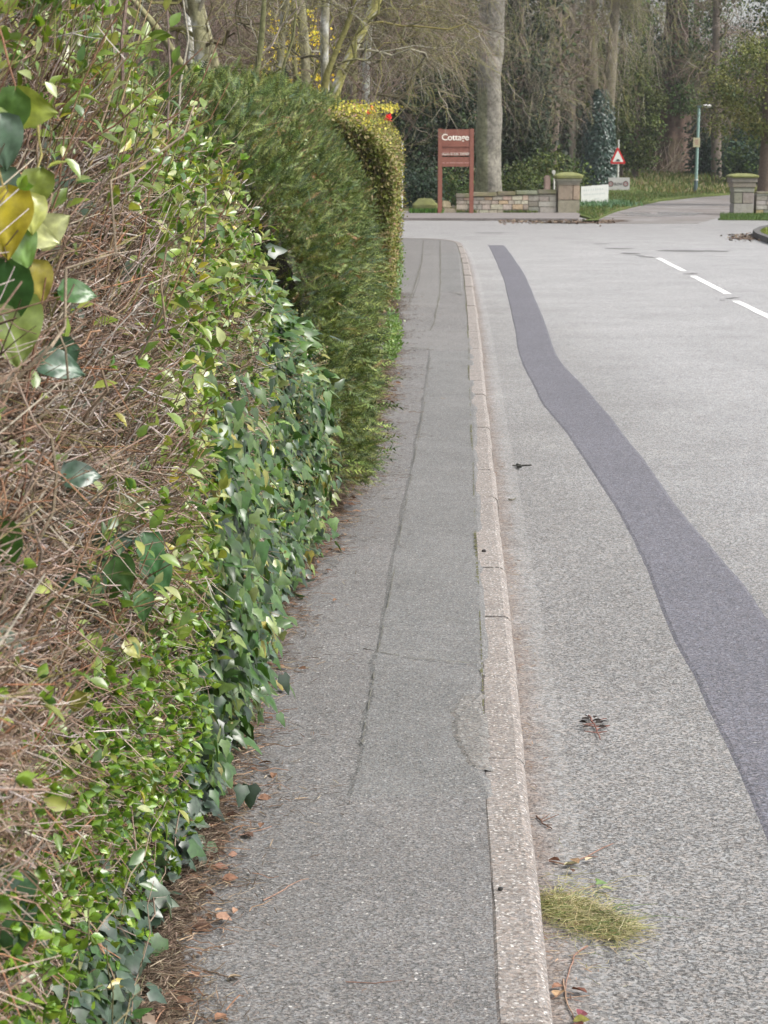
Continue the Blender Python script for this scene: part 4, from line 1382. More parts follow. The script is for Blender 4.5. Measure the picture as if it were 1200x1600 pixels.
def pillar(name_lbl, pxl, pxr, py_top, py_base, Y, cap_over, cap_h, neck, pal, roundtop=True, dep=.8, body='mossy'):
    a = P(pxl, 300, Y)[0]; b = P(pxr, 300, Y)[0]
    zt = P(600, py_top, Y)[2]; zb = -.1
    e = empty('gate_pillar', ((a + b) / 2, Y + dep / 2, -.05), name_lbl, 'pillar')
    mb = MB()
    # shaft of dressed blocks
    zc = zt - cap_h
    zn = zc - neck
    z = zb
    rows = max(2, int(round((zn - zb) / .38)))
    hh = (zn - zb) / rows
    for r_ in range(rows):
        spl = rng.uniform(.3, .7) if r_ % 2 else None
        if spl is None:
            mb.box((a, Y, z + .004), (b, Y + dep, z + hh - .004), pick(pal, 1)[0], .015, .002)
        else:
            xm_ = a + (b - a) * spl
            mb.box((a, Y, z + .004), (xm_ - .004, Y + dep, z + hh - .004), pick(pal, 1)[0], .015, .002)
            mb.box((xm_ + .004, Y, z + .004), (b, Y + dep, z + hh - .004), pick(pal, 1)[0], .015, .002)
        z += hh
    mb.build('shaft', M['stone'], e)
    mb = MB()
    # stepped neck moulding
    if neck > 0:
        k3 = 3
        for q in range(k3):
            o_ = cap_over * (q + .4) / k3 * .8
            mb.box((a - o_, Y - o_, zn + neck * q / k3 + .002), (b + o_, Y + dep + o_, zn + neck * (q + 1) / k3 - .002), pick(STG, 1)[0] * .9, .012)
        mb.build('neck', M['stone'], e)
    mb = MB()
    # domed cap
    nl = 7
    rings = []
    prof = [(1.0, 0), (1.03, .12), (1.03, .42), (.98, .55), (.75, .8), (.4, .96), (.0, 1.0)] if roundtop else [(1, 0), (1.0, .3), (.98, .36), (.55, .95), (.0, 1.0)]
    cx, cy = (a + b) / 2, Y + dep / 2
    hx_, hy_ = (b - a) / 2 + cap_over, dep / 2 + cap_over
    V = []; F = []
    nseg = 24
    for (s_, h_) in prof:
        for q in range(nseg):
            an = q / nseg * 2 * math.pi + .001
            ca, sa = math.cos(an), math.sin(an)
            ex = .22
            sx = math.copysign(abs(ca) ** ex, ca); sy = math.copysign(abs(sa) ** ex, sa)
            V.append((cx + sx * hx_ * max(s_, .02), cy + sy * hy_ * max(s_, .02), zc + cap_h * h_ + rng.normal(0, .004)))
    for r_ in range(len(prof) - 1):
        for q in range(nseg):
            q2 = (q + 1) % nseg
            F.append([r_ * nseg + q, r_ * nseg + q2, (r_ + 1) * nseg + q2, (r_ + 1) * nseg + q])
    F.append(list(range(nseg))[::-1]); F.append([(len(prof) - 1) * nseg + q for q in range(nseg)])
    mb.poly(V, F, (.20, .21, .09))
    mb.build('cap', M['mossy'], e)
    return e


pillar('tall square stone gate pillar with domed green mossy cap left of the drive', 872, 906, 269, 335, Yw - .1, .09, .20, .20, [(1, (.33, .29, .23)), (1, (.27, .24, .19)), (1, (.38, .31, .24))])
pillar('square stone gate pillar with stepped cap right of the drive, partly cut by the picture edge', 1147, 1178, 271, 335, Yw - .1, .14, .13, .45, STG, dep=.8)
e_lp = pillar('very low stump-like stone pillar with yellow mossy cap left of the red sign', 649, 680, 310, 335, Yw - .3, .09, .30, .07, [(1, (.30, .30, .2)), (1, (.25, .25, .15))], False, dep=.7)
# fallen blocks between low pillar and wall
mb = MB()
a = P(691, 322, Yw)[0]; b = P(712, 322, Yw)[0]
mb.box((a, Yw, -.1), (b, Yw + .35, .10), (.44, .38, .29), .03, .01)
mb.box((a - .02, Yw + .02, .105), (a + (b - a) * .62, Yw + .33, .33), (.46, .40, .27), .04, .015)
mb.box((a + (b - a) * .66, Yw + .05, .105), (b + .0, Yw + .3, .20), (.36, .33, .26), .03, .01)
o = mb.build('stone_block', M['stone'], origin=((a + b) / 2, Yw + .2, -.05))
tag(o, 'small heap of pale stone blocks between the red sign post and the wall end', 'stones')

# right wall
rw = empty('boundary_wall', (P(1220, 335, Yw)[0], Yw, -.05), 'pale rubble stone wall running off to the right from the right-hand gate pillar', 'wall')
xa2 = P(1181, 330, Yw)[0]; xb2 = P(1300, 330, Yw)[0]; zt2 = P(600, 303, Yw)[2]
mb = MB()
mb.box((xa2, Yw + .03, -.15), (xb2, Yw + .4, zt2 - .01), (.22, .21, .18))
masonry(mb, xa2, xb2, Yw, .4, -.06, lambda x: zt2, [(3, (.42, .41, .38)), (2, (.36, .34, .3)), (.6, (.42, .35, .2)), (1, (.28, .27, .25))], .15, (.2, .5))
mb.build('stonework', M['stone'], rw)
mb = MB()
x = xa2
while x < xb2 - .02:
    l = min(rng.uniform(.5, .9), xb2 - x)
    mb.box((x + .004, Yw - .03, zt2 + .002), (x + l - .004, Yw + .45, zt2 + .07), pick(STG, 1)[0] * .8, .015, .004)
    x += l
mb.build('coping', M['mossy'], rw)


# ------------------------------------------------------------------ signs
def text_part(name, body, parent, loc, width, mat, offset=0.0, extrude=.004, shear=0.0, spacing=1.0, height=None):
    cu = bpy.data.curves.new(name, 'FONT')
    cu.body = body; cu.size = 1; cu.offset = offset; cu.extrude = 0.0; cu.shear = shear; cu.space_character = spacing
    cu.align_x = 'CENTER'; cu.align_y = 'CENTER'; cu.resolution_u = 4
    tmp = bpy.data.objects.new(name, cu); COL.objects.link(tmp)
    bpy.context.view_layer.update()
    dg = bpy.context.evaluated_depsgraph_get()
    me = bpy.data.meshes.new_from_object(tmp.evaluated_get(dg))
    bpy.data.objects.remove(tmp); bpy.data.curves.remove(cu)
    xs = [v.co.x for v in me.vertices]; ys_ = [v.co.y for v in me.vertices]
    sx = width / (max(xs) - min(xs))
    sy = sx if height is None else height / (max(ys_) - min(ys_))
    cx, cy = (max(xs) + min(xs)) / 2, (max(ys_) + min(ys_)) / 2
    for v in me.vertices:
        v.co = Vector(((v.co.x - cx) * sx, 0, (v.co.y - cy) * sy))
    me.materials.clear(); me.materials.append(mat)
    me.name = name
    o = bpy.data.objects.new(name, me); COL.objects.link(o)
    o.parent = parent
    o.location = tuple(loc)
    return o


M['sign_red'] = m_noise('sign_red_paint', (.20, .078, .055), (.25, .10, .07), 4, .55, .15, 40, .003, .4)
M['sign_white'] = m_flat('sign_white', (.8, .8, .77), .5, .4)
M['letter'] = m_flat('letter_cream', (.82, .78, .68), .5, .4)
M['letter_dim'] = m_flat('letter_dim', (.46, .27, .23), .6, .3)
M['grey_plate'] = m_flat('grey_plate', (.48, .47, .46), .5, .4)
M['sign_redring'] = m_flat('sign_bright_red', (.55, .02, .02), .4, .5)
M['ring_dull'] = m_flat('sign_faded_red', (.33, .14, .15), .5, .4)
M['blackp'] = m_flat('black_paint', (.03, .03, .03), .5, .4)
M['pale_post'] = m_flat('pale_post', (.55, .54, .50), .5, .4, 0, .15)
M['green_post'] = m_flat('green_post', (.22, .33, .30), .5, .4, 0, .15)
M['dark_post'] = m_flat('dark_post', (.09, .13, .14), .6, .3)
M['cream_plate'] = m_flat('cream_plate', (.42, .39, .25), .5, .4)

Ys_ = 67.3
cs = empty('name_sign', (P(711, 330, Ys_)[0], Ys_, -.05), 'tall brick red timber sign with Cottage in cream letters on two posts', 'sign')
x0, x1 = P(684, 300, Ys_)[0], P(740, 300, Ys_)[0]
zT = P(600, 201, Ys_)[2]
for xx in (x0, x1 - .135):
    mb = MB(); mb.box((xx, Ys_, -.1), (xx + .135, Ys_ + .09, zT), None, .01); mb.build('post', M['sign_red'], cs)
pz = [(201.8, 226.8), (228.5, 243.5), (245, 260.5)]
for q, (ya, yb) in enumerate(pz):
    mb = MB()
    mb.box((x0 + .137, Ys_ + .015 + .006 * (q == 1), P(600, yb, Ys_)[2]), (x1 - .137, Ys_ + .06, P(600, ya, Ys_)[2] - .004), None, .006)
    mb.build('board', M['sign_red'], cs)
mb = MB()
mb.box((x0 + .137, Ys_ - .004, P(600, 229.5, Ys_)[2]), (x1 - .137, Ys_ + .014, P(600, 226.6, Ys_)[2]), None, .004)
mb.build('rail', M['sign_red'], cs)
bx, bz = cs.location.x, cs.location.z


def on_sign(px, py):
    p = P(px, py, Ys_); return (p[0] - bx, .009, p[2] - bz)


PXM = Ys_ / FPX
# serif bold capital C + lower case: default face thickened, with slab serifs
text_part('lettering', 'Cottage', cs, on_sign(711.5, 215.8), 42 * PXM, M['letter'], .013, height=12.6 * PXM, spacing=.93)
text_part('phone_number', 'phone 01526 320987', cs, on_sign(711.5, 241.3), 43 * PXM, M['letter'], .006, height=4.6 * PXM, spacing=1.05)
mb = MB()
for (py, h_, segs) in [(238.2, 1.2, [(690, 702), (704, 711), (713, 722), (724, 732)]), (254.4, 1.5, [(690, 695), (697, 701.5), (703, 712), (713, 724), (726, 729), (730, 733)])]:
    for (a, b) in segs:
        x = a
        while x < b:
            p = P(x, py, Ys_); l = min(1.3, b - x)
            mb.box((p[0], Ys_ + .012, p[2] - h_ * PXM / 2), (p[0] + l * PXM, Ys_ + .0135, p[2] + h_ * PXM / 2)); x += 1.7
mb.build('small_print', M['letter_dim'], cs)

# white leaning board
Yb = 80.0
wb = empty('notice_board', (P(928, 322, Yb)[0], Yb, -.05), 'slightly tilted plain white board with faint grey lettering standing in the verge', 'sign')
q4 = [P(908, 291.5, Yb), P(951, 288, Yb), P(950, 321.5, Yb), P(908, 317.5, Yb)]
mb = MB()
fr = np.array(q4); bk = fr + [0, .04, 0]
mb.poly(np.vstack([fr, bk]), [[0, 1, 2, 3], [4, 7, 6, 5], [0, 4, 5, 1], [1, 5, 6, 2], [2, 6, 7, 3], [3, 7, 4, 0]])
mb.build('panel', M['sign_white'], wb)
for px in (914, 944):
    p = P(px, 321, Yb)
    mb = MB(); mb.box((p[0] - .03, Yb + .045, -.1), (p[0] + .03, Yb + .1, P(px, 293, Yb)[2])); mb.build('leg', M['pale_post'], wb)
mb = MB()
for (py, a, b, st, h_) in [(297.5, 912, 942, 3.6, 2.8), (304.5, 912, 944, 2.6, 2.0), (310.5, 929, 934, 2.4, 1.4)]:
    x = a
    while x < b:
        yy = py - (x - a) * .08
        p = P(x, yy, Yb)
        mb.box((p[0], Yb - .004, p[2] - h_ * .012), (p[0] + .035, Yb - .001, p[2] + h_ * .012)); x += st
mb.build('lettering', m_flat('faint_grey', (.62, .66, .64), .6, .3), wb)

# road sign: hump triangle above SLOW plate
Yt = 115.0
rs = empty('road_sign', (P(965, 300, Yt)[0], Yt, -.03), 'red-bordered triangular hump warning sign above a grey SLOW plate on a pale post', 'sign')
px2 = lambda v: v * Yt / FPX
mb = MB()
xc = P(965.3, 300, Yt)[0]
mb.tubes(np.array([[[xc, Yt + .06, -.15], [xc, Yt + .06, P(965, 218, Yt)[2]]]]), .048, 12, cap=True)
mb.build('post', M['pale_post'], rs, smooth=False)


def tri(pxs, y, col_m, name, rr):
    import bmesh
    bm = bmesh.new()
    vs = [bm.verts.new(p) for p in pxs]
    f = bm.faces.new(vs)
    r_ = bmesh.ops.extrude_face_region(bm, geom=[f])
    for v in r_['geom']:
        if isinstance(v, bmesh.types.BMVert): v.co.y += .012
    ed = [e for e in bm.edges if abs(e.verts[0].co.y - e.verts[1].co.y) > .005]
    bmesh.ops.bevel(bm, geom=ed, offset=rr, segments=4, affect='EDGES')
    bm.verts.index_update()
    mb = MB(); mb.poly([v.co[:] for v in bm.verts], [[v.index for v in f.verts] for f in bm.faces]); bm.free()
    return mb.build(name, col_m, rs)


A, B, C_ = P(965.3, 228.5, Yt), P(952.6, 256, Yt), P(978.6, 256, Yt)
tri([A, B, C_], Yt, M['sign_redring'], 'warning_triangle', .06)
cen = (A + B + C_) / 3
ins = [cen + (p - cen) * .66 + np.array([0, -.006, 0]) for p in (A, B, C_)]
tri(ins, Yt, M['sign_white'], 'triangle_face', .02)
mb = MB()
hp = []
for t in np.linspace(0, 1, 15):
    x_ = 960.0 + 10.8 * t
    hp.append(P(x_, 252.0 - 3.6 * (math.sin(math.pi * min(max((t - .12) / .76, 0), 1)) ** 1.3), Yt) + np.array([0, -.012, 0]))
mb.poly(hp, [list(range(len(hp)))])
mb.build('hump_symbol', M['blackp'], rs)
mb = MB()
a, b = P(950.5, 297, Yt), P(984, 277.5, Yt)
mb.box((a[0], Yt + .0, a[2]), (b[0], Yt + .02, b[2]), None, .006)
mb.build('slow_plate', M['grey_plate'], rs)
rbx, rbz = rs.location.x, rs.location.z
for px in (954.3, 977.6):
    for (ro, ri, mt, dy, nm) in [(4.4, 3.5, M['blackp'], -.004, 'roundel_edge'), (3.3, 2.1, M['ring_dull'], -.006, 'roundel')]:
        c = P(px, 287.3, Yt); mb = MB(); V = []
        ns = 28
        for q in range(ns):
            an = q / ns * 2 * math.pi
            for rr in (ro, ri):
                V.append((c[0] + math.cos(an) * px2(rr), Yt + dy, c[2] + math.sin(an) * px2(rr)))
        mb.poly(V, [[2 * q, 2 * q + 1, (2 * q + 3) % (2 * ns), (2 * q + 2) % (2 * ns)] for q in range(ns)])
        mb.build(nm, mt, rs)
    p = P(px, 287.3, Yt)
    text_part('number', '10', rs, (p[0] - rbx, -.008, p[2] - rbz), px2(2.6), M['blackp'], .01)
p = P(966, 287.6, Yt)
text_part('lettering', 'SLOW', rs, (p[0] - rbx, -.008, p[2] - rbz), px2(13), M['blackp'], .02, height=px2(4.2))

# lamp column
Yl = 109.5
lp = empty('lamp_post', (P(1089, 303, Yl)[0], Yl, -.03), 'slim pale green lamp column with a small cream notice beside the drive', 'lamp post')
xc = P(1089, 303, Yl)[0]
zt = P(600, 169, Yl)[2]
mb = MB()
zm = P(600, 281, Yl)[2]
mb.tubes(np.array([[[xc - .06, Yl, zm], [xc, Yl, zt]]]), np.array([.08, .07]), 12, cap=True)
mb.build('column', M['green_post'], lp)
mb = MB(); mb.tubes(np.array([[[xc - .08, Yl, -.15], [xc - .06, Yl, zm - .002]]]), np.array([.105, .10]), 12, cap=True); mb.build('base', M['dark_post'], lp)
mb = MB(); mb.tubes(np.array([[[xc - .06, Yl, zm - .03], [xc - .06, Yl, zm + .03]]]), np.array([.108, .108]), 12, cap=True); mb.build('collar', M['pale_post'], lp)
mb = MB()
mb.box((xc - .1, Yl - .09, zt), (xc + .14, Yl + .09, zt + .13), None, .03)
mb.build('bracket', M['dark_post'], lp)
mb = MB()
V = []
prof = [(.0, .03), (.08, .08), (.2, .11), (.36, .11), (.46, .08), (.52, .03)]
for (xx, rr) in prof:
    for q in range(14):
        an = q / 14 * 2 * math.pi
        V.append((xc + .12 + xx, Yl + math.cos(an) * rr, zt + .1 + math.sin(an) * rr * .8))
F = [[r_ * 14 + q, r_ * 14 + (q + 1) % 14, (r_ + 1) * 14 + (q + 1) % 14, (r_ + 1) * 14 + q] for r_ in range(5) for q in range(14)]
F += [list(range(14)), [5 * 14 + q for q in range(14)]]
mb.poly(V, F)
mb.build('lamp_head', M['grey_plate'], lp, smooth=True)
mb = MB()
a, b = P(1083, 230, Yl - .1), P(1094, 215, Yl - .1)
mb.box((a[0], Yl - .1, a[2]), (b[0], Yl - .08, b[2]), None, .004)
np_ = mb.build('notice', M['cream_plate'], lp)
mb = MB()
for (py, x0_, x1_) in [(219, 1086, 1091.5), (222, 1085.5, 1091), (225, 1086, 1091)]:
    p, q = P(x0_, py, Yl - .1), P(x1_, py, Yl - .1)
    mb.box((p[0], Yl - .106, p[2] - .02), (q[0], Yl - .102, p[2] + .02))
mb.build('print', M['ring_dull'], np_)

# white gate post at the end of the hedge
Yp = 62.0
mb = MB()
a = P(624.5, 336, Yp)
mb.box((a[0], Yp, -.06), (a[0] + .09, Yp + .09, P(600, 222, Yp)[2]), None, .008)
o = mb.build('white_post', M['sign_white'], origin=(a[0] + .045, Yp + .045, -.05))
tag(o, 'narrow white painted post just visible past the end of the yellow hedge', 'post')
# pinkish stone marker behind wall
mb = MB()
a, b = P(850, 300, 73), P(860.5, 274, 73)
mb.box((a[0], 73, -.1), (b[0], 73.2, b[2]), (.33, .24, .21), .04)
o = mb.build('stone_marker', M['stone'], origin=((a[0] + b[0]) / 2, 73.1, -.05))
tag(o, 'small pinkish upright stone behind the wall beside the tall pillar', 'stone post')
mb = MB()
c = P(865.5, 292, 73)
mb.tubes(np.array([[[c[0], 73, -.1], [c[0] + .01, 73, c[2]], [c[0] - .01, 73, P(600, 268, 73)[2]]]]), np.array([.035, .03, .03]), 8, cap=True)
mb.box((c[0] - .07, 72.97, P(600, 268, 73)[2] - .08), (c[0] + .04, 73.03, P(600, 266, 73)[2]), None, .015)
o = mb.build('stake', M['pale_post'], origin=(c[0], 73, -.05))
tag(o, 'thin pale stake against the left side of the tall mossy pillar', 'stake')


# ------------------------------------------------------------------ trees
MOSS = [(3, (.19, .18, .09)), (2, (.22, .205, .12)), (1, (.26, .25, .19))]
LICH = [(3, (.145, .135, .075)), (2, (.20, .19, .065)), (1, (.27, .245, .2)), (2, (.11, .09, .06))]
PINK = [(3, (.20, .145, .115)), (2, (.24, .185, .155)), (1, (.14, .10, .08))]


def trunk_mesh(pts, rad, sides=18, colpal=((1, (.25, .23, .19)),), wob_=.06, K=26, flare=0.0, ridges=0, patches=None):
    pts = np.array(pts, float)
    t = np.linspace(0, len(pts) - 1, K)
    c = np.stack([np.interp(t, np.arange(len(pts)), pts[:, k]) for k in range(3)], 1)
    # smooth
    for _ in range(2):
        c[1:-1] = (c[:-2] + 2 * c[1:-1] + c[2:]) / 4
    rr = np.interp(t, np.arange(len(rad)), rad)
    rr = rr * (1 + flare * np.exp(-np.arange(K) / 2.5))
    an = np.arange(sides) / sides * 2 * math.pi
    ph = rng.uniform(0, 6.28, 4)
    V = []
    for i in range(K):
        mod = 1 + wob_ * np.sin(an * 2 + ph[0] + i * .25) + wob_ * .7 * np.sin(an * 3 + ph[1] - i * .4) + wob_ * .5 * rng.normal(0, .5, sides)
        if ridges: mod = mod + ridges * np.sin(an * 9 + ph[2] + .5 * math.sin(i * .6))
        V.append(np.stack([c[i, 0] + np.cos(an) * rr[i] * mod, c[i, 1] + np.sin(an) * rr[i] * mod, np.full(sides, c[i, 2])], 1))
    V = np.array(V).reshape(-1, 3)
    i = np.arange(K - 1)[:, None] * sides; s_ = np.arange(sides)[None]; s2 = (s_ + 1) % sides
    F = np.stack([i + s_, i + s2, i + sides + s2, i + sides + s_], -1).reshape(-1, 4)
    base = pick(list(colpal), 1, .05)[0]
    colv = np.tile(base, (len(V), 1)) * rng.uniform(.92, 1.08, (len(V), 1))
    if patches:
        pr, pc = patches
        nz = (np.sin(V[:, 2] * 5 + ph[3]) * np.sin(V[:, 2] * 13 + ph[0] + V[:, 0] * 20) + rng.normal(0, .5, len(V)))
        k = nz > 1 - pr * 2
        colv[k] = np.array(pc) * rng.uniform(.85, 1.1, (k.sum(), 1))
    return V, F, colv, c, rr


def branching(mb, C, R0, pal, n1=10, n2=8, n3=6, L1=1.6, L2=.8, L3=.4, droop=-.1, t0=.3, bias=(0, 0, .4), rmin=.003, K=5):
    """C (N,K,3) main stems"""
    p, tg, tt, ix = on_curves(C, n1, t0, 1)
    N = len(p)
    r1 = np.maximum(R0[ix] * .38 * (1.2 - tt), rmin * 2)
    A = curves(p, unit(rng.normal(0, 1, (N, 3))) + tg * .5 + np.array(bias), L1 * rng.uniform(.5, 1.3, N), 7, np.array([[0, 0, droop]]), .045)
    mb.tubes(A, r1[:, None] * np.linspace(1, .35, 7), 5, pick(pal, N))
    p, tg, tt, ix = on_curves(A, n2, .15, 1)
    N = len(p)
    r2 = np.maximum(r1[ix] * .5 * (1.1 - tt * .5), rmin * 1.3)
    B = curves(p, unit(rng.normal(0, 1, (N, 3))) * .8 + tg * .8, L2 * rng.uniform(.4, 1.3, N), 5, np.array([[0, 0, droop]]), .05)
    mb.tubes(B, r2[:, None] * np.linspace(1, .4, 5), 3, pick(pal, N))
    if n3:
        p, tg, tt, ix = on_curves(B, n3, .1, 1)
        N = len(p)
        D_ = curves(p, unit(rng.normal(0, 1, (N, 3))) * .8 + tg * .9, L3 * rng.uniform(.4, 1.3, N), 4, np.array([[0, 0, droop]]), .06)
        mb.tubes(D_, np.full((N, 1), rmin) * np.array([1, .85, .7, .5]), 3, pick(pal, N))


def bare_tree(name, label, stems, pal, twpal, Y, extra=None, patches=None, n=(9, 8, 6), Ls=(1.2, .6, .35), rmin=.004, trunk_sides=12, group=None, topz=6.0, ztwig=1.6, wid=1.0):
    """stems: list of lists of (px,py,width px)"""
    b0 = P(stems[0][0][0], 300, Y)
    e = empty(name, (b0[0], Y, 0), label, 'tree', group)
    allC = []; R0 = []
    for k_, stm in enumerate(stems):
        pts = [P(x, y, Y + .3 * k_) for x, y, w_ in stm]
        rad = [w_ / 2 * Y / FPX for x, y, w_ in stm]
        # extend down to ground and up out of the frame
        d0 = pts[0] - pts[1]
        k0 = stems[0][0]
        pts = [np.array([pts[0][0] + (0 if k_ == 0 else (b0[0] - pts[0][0]) * .5), pts[0][1], 0.0])] + pts
        rad = [rad[0] * 1.25] + rad
        up_ = unit(pts[-1] - pts[-2]); up_[2] = abs(up_[2]) + .5; up_ = unit(up_)
        zl = max(topz - pts[-1][2], .5)
        pts.append(pts[-1] + up_ * zl * .5); pts.append(pts[-1] + up_ * zl * .5)
        rad += [rad[-1] * .75, rad[-1] * .3]
        mb = MB()
        V, F, cv, c, rr = trunk_mesh(pts, rad, trunk_sides, pal, patches=patches, K=40)
        mb.add(V, [F], cv)
        mb.build('trunk', M['bark_attr'], e, smooth=True)
        idx = np.linspace(0, len(c) - 1, 12).astype(int)
        cc = c[idx]
        cc = cc[cc[:, 2] > ztwig]
        q = np.linspace(0, len(cc) - 1, 8)
        cc = np.stack([np.interp(q, np.arange(len(cc)), cc[:, k]) for k in range(3)], 1)
        allC.append(cc); R0.append(rr[len(rr) // 2])
    mb = MB()
    branching(mb, np.array(allC), np.array(R0), twpal, n[0], n[1], n[2], *Ls, rmin=rmin, t0=.0)
    if extra: extra(mb)
    mb.build('crown', M['twig'], e)
    return e


GRP = 'bare garden trees behind the yew hedge'
bare_tree('garden_tree', 'slanting mossy limb-like young trunk leaning left behind the near hedge', [[(296, 120, 16), (250, 50, 14), (200, -10, 12)]], MOSS, LICH, 15.5, n=(7, 6, 5), Ls=(.8, .4, .22), rmin=.0018, topz=3.6)
bare_tree('garden_tree', 'thick olive green forked trunk rising behind the left end of the yew', [[(318, 150, 26), (314, 60, 24), (303, -5, 22)], [(342, 150, 20), (330, 80, 16), (314, 10, 12)]], MOSS, LICH, 24, patches=(.12, (.42, .42, .38)), n=(10, 8, 6), Ls=(1.2, .6, .35), rmin=.0028, topz=5.5)
bare_tree('garden_tree', 'grey lichen-spotted slim trunk left of the thick forked trunk', [[(300, 120, 11), (296, 50, 10), (288, -10, 9)]], [(1, (.26, .25, .19))], LICH, 26, patches=(.3, (.5, .5, .47)), n=(8, 7, 5), rmin=.003, topz=5)
bare_tree('garden_tree', 'thin dark olive stem with a side branch, between forked trunk and yellow bush', [[(398, 130, 9), (408, 70, 9), (413, -5, 7)], [(440, 110, 5), (458, 60, 4), (465, -5, 3)]], [(1, (.15, .15, .07))], LICH, 20, n=(9, 7, 5), Ls=(1.0, .5, .3), rmin=.0022, topz=4.5)
bare_tree('garden_tree', 'pale speckled trunk in front of the yellow bush', [[(435, 130, 13), (440, 60, 12), (448, -5, 11)]], [(1, (.19, .18, .11))], LICH, 28, patches=(.2, (.34, .34, .29)), n=(10, 7, 6), rmin=.0032, topz=5.5)
bare_tree('garden_tree', 'mossy green double trunk right of the yellow bush', [[(478, 130, 16), (476, 60, 15), (468, -5, 13)], [(462, 130, 8), (458, 60, 7), (458, 0, 6)]], MOSS, LICH, 31, n=(10, 8, 6), rmin=.0034, topz=6)
bare_tree('garden_tree', 'tall white-flecked grey trunk near the middle of the yew top', [[(508, 150, 14), (507, 60, 13), (509, -5, 12)]], [(1, (.22, .21, .15))], LICH, 27, patches=(.3, (.40, .40, .36)), n=(9, 8, 6), rmin=.003, topz=6)
bare_tree('garden_tree', 'dark olive stem curving up to the right across the white-flecked trunk', [[(505, 130, 12), (525, 80, 10), (545, 35, 9), (556, -10, 8)]], [(1, (.17, .16, .06))], LICH, 26, n=(9, 8, 6), Ls=(1.1, .55, .3), rmin=.0028, topz=5.5)
bare_tree('garden_tree', 'yellow-green lichened trunk leaning right behind the curved dark stem', [[(520, 150, 18), (545, 90, 16), (575, 30, 15), (595, -10, 14)]], [(1, (.30, .28, .10))], LICH, 34, patches=(.15, (.5, .5, .45)), n=(12, 9, 7), Ls=(1.8, .8, .45), rmin=.004, topz=7)
bare_tree('birch_tree', 'white-barked birch trunk beside the red blossom', [[(571, 190, 13), (572, 110, 12.5), (576, 40, 12), (580, -10, 11)]], [(1, (.46, .46, .43))], LICH, 42, patches=(.15, (.22, .2, .18)), n=(12, 9, 7), Ls=(1.8, .8, .5), rmin=.0045, topz=8)


# big arching twig mass from a tree behind the hedge, leaning over to the right
def arching(mb):
    n = 300
    st = np.array([P(rng.uniform(500, 640), rng.uniform(-170, 60), 44 + rng.uniform(-3, 5)) for _ in range(n)])
    d = np.stack([rng.uniform(.6, 1.2, n), rng.normal(0, .5, n), rng.uniform(-.35, .15, n)], 1)
    Ca = curves(st, d, rng.uniform(.9, 2.3, n), 8, np.stack([np.zeros(n), np.zeros(n), rng.uniform(-.5, .0, n)], 1), .02)
    mb.tubes(Ca, rng.uniform(.006, .012, n)[:, None] * np.linspace(1, .4, 8), 4, pick(LICH, n))
    p, tg, tt, ix = on_curves(Ca, 14, .1, 1)
    m = len(p)
    Cb_ = curves(p, tg + rng.normal(0, .45, (m, 3)) + [0, 0, -.1], rng.uniform(.2, .8, m), 5, np.array([[0, 0, -.15]]), .04)
    mb.tubes(Cb_, np.full((m, 1), .0045) * np.linspace(1, .5, 5), 3, pick(LICH, m))
    p, tg, tt, ix = on_curves(Cb_, 3, .1, 1)
    m = len(p)
    mb.tubes(curves(p, tg + rng.normal(0, .6, (m, 3)), rng.uniform(.1, .4, m), 3, None, .04), np.full((m, 1), .0038) * np.array([1, .8, .5]), 3, pick(LICH + PINK, m))


bare_tree('willow_tree', 'wide twiggy bare tree whose fine twigs arch right towards the red sign', [[(548, 180, 15), (553, 90, 14), (560, 20, 13), (575, -40, 12)]], MOSS, LICH, 46, extra=arching, n=(14, 10, 8), Ls=(2.2, 1.0, .55), rmin=.0045, topz=9)


def thicket(name, label, n, box, Y, pal, r=.004, cat='bush', L=(.8, 2.0), side=8, upd=(0, 0, 1), spread=.35, K=6, droop=0):
    """dense bare twiggy bush: many upright stems with side twigs"""
    x0_, x1_ = P(box[0], 300, Y)[0], P(box[1], 300, Y)[0]
    zt_ = P(600, box[2], Y)[2]
    e = empty(name, ((x0_ + x1_) / 2, Y, 0), label, cat)
    mb = MB()
    st = np.stack([rng.uniform(x0_, x1_, n), Y + rng.uniform(-1.5, 1.5, n), rng.uniform(0, .3, n) * zt_], 1)
    C = curves(st, rng.normal(0, spread, (n, 3)) + np.array(upd), rng.uniform(.5, 1.05, n) * zt_, K, np.array([[0, 0, droop]]), .03)
    mb.tubes(C, np.full((n, 1), r * 2) * np.linspace(1, .4, K), 4, pick(pal, n))
    p, tg, tt, ix = on_curves(C, side, .15, 1)
    m = len(p)
    C2 = curves(p, tg + rng.normal(0, .6, (m, 3)), rng.uniform(*L, m) * .5, 5, np.array([[0, 0, droop]]), .05)
    mb.tubes(C2, np.full((m, 1), r) * np.linspace(1, .5, 5), 3, pick(pal, m))
    p, tg, tt, ix = on_curves(C2, 3, .15, 1)
    m = len(p)
    C3_ = curves(p, tg + rng.normal(0, .8, (m, 3)), rng.uniform(*L, m) * .25, 3, None, .05)
    mb.tubes(C3_, np.full((m, 1), r * .8) * np.linspace(1, .5, 3), 3, pick(pal, m))
    mb.build('branches', M['twig'], e)
    return e, C, C2


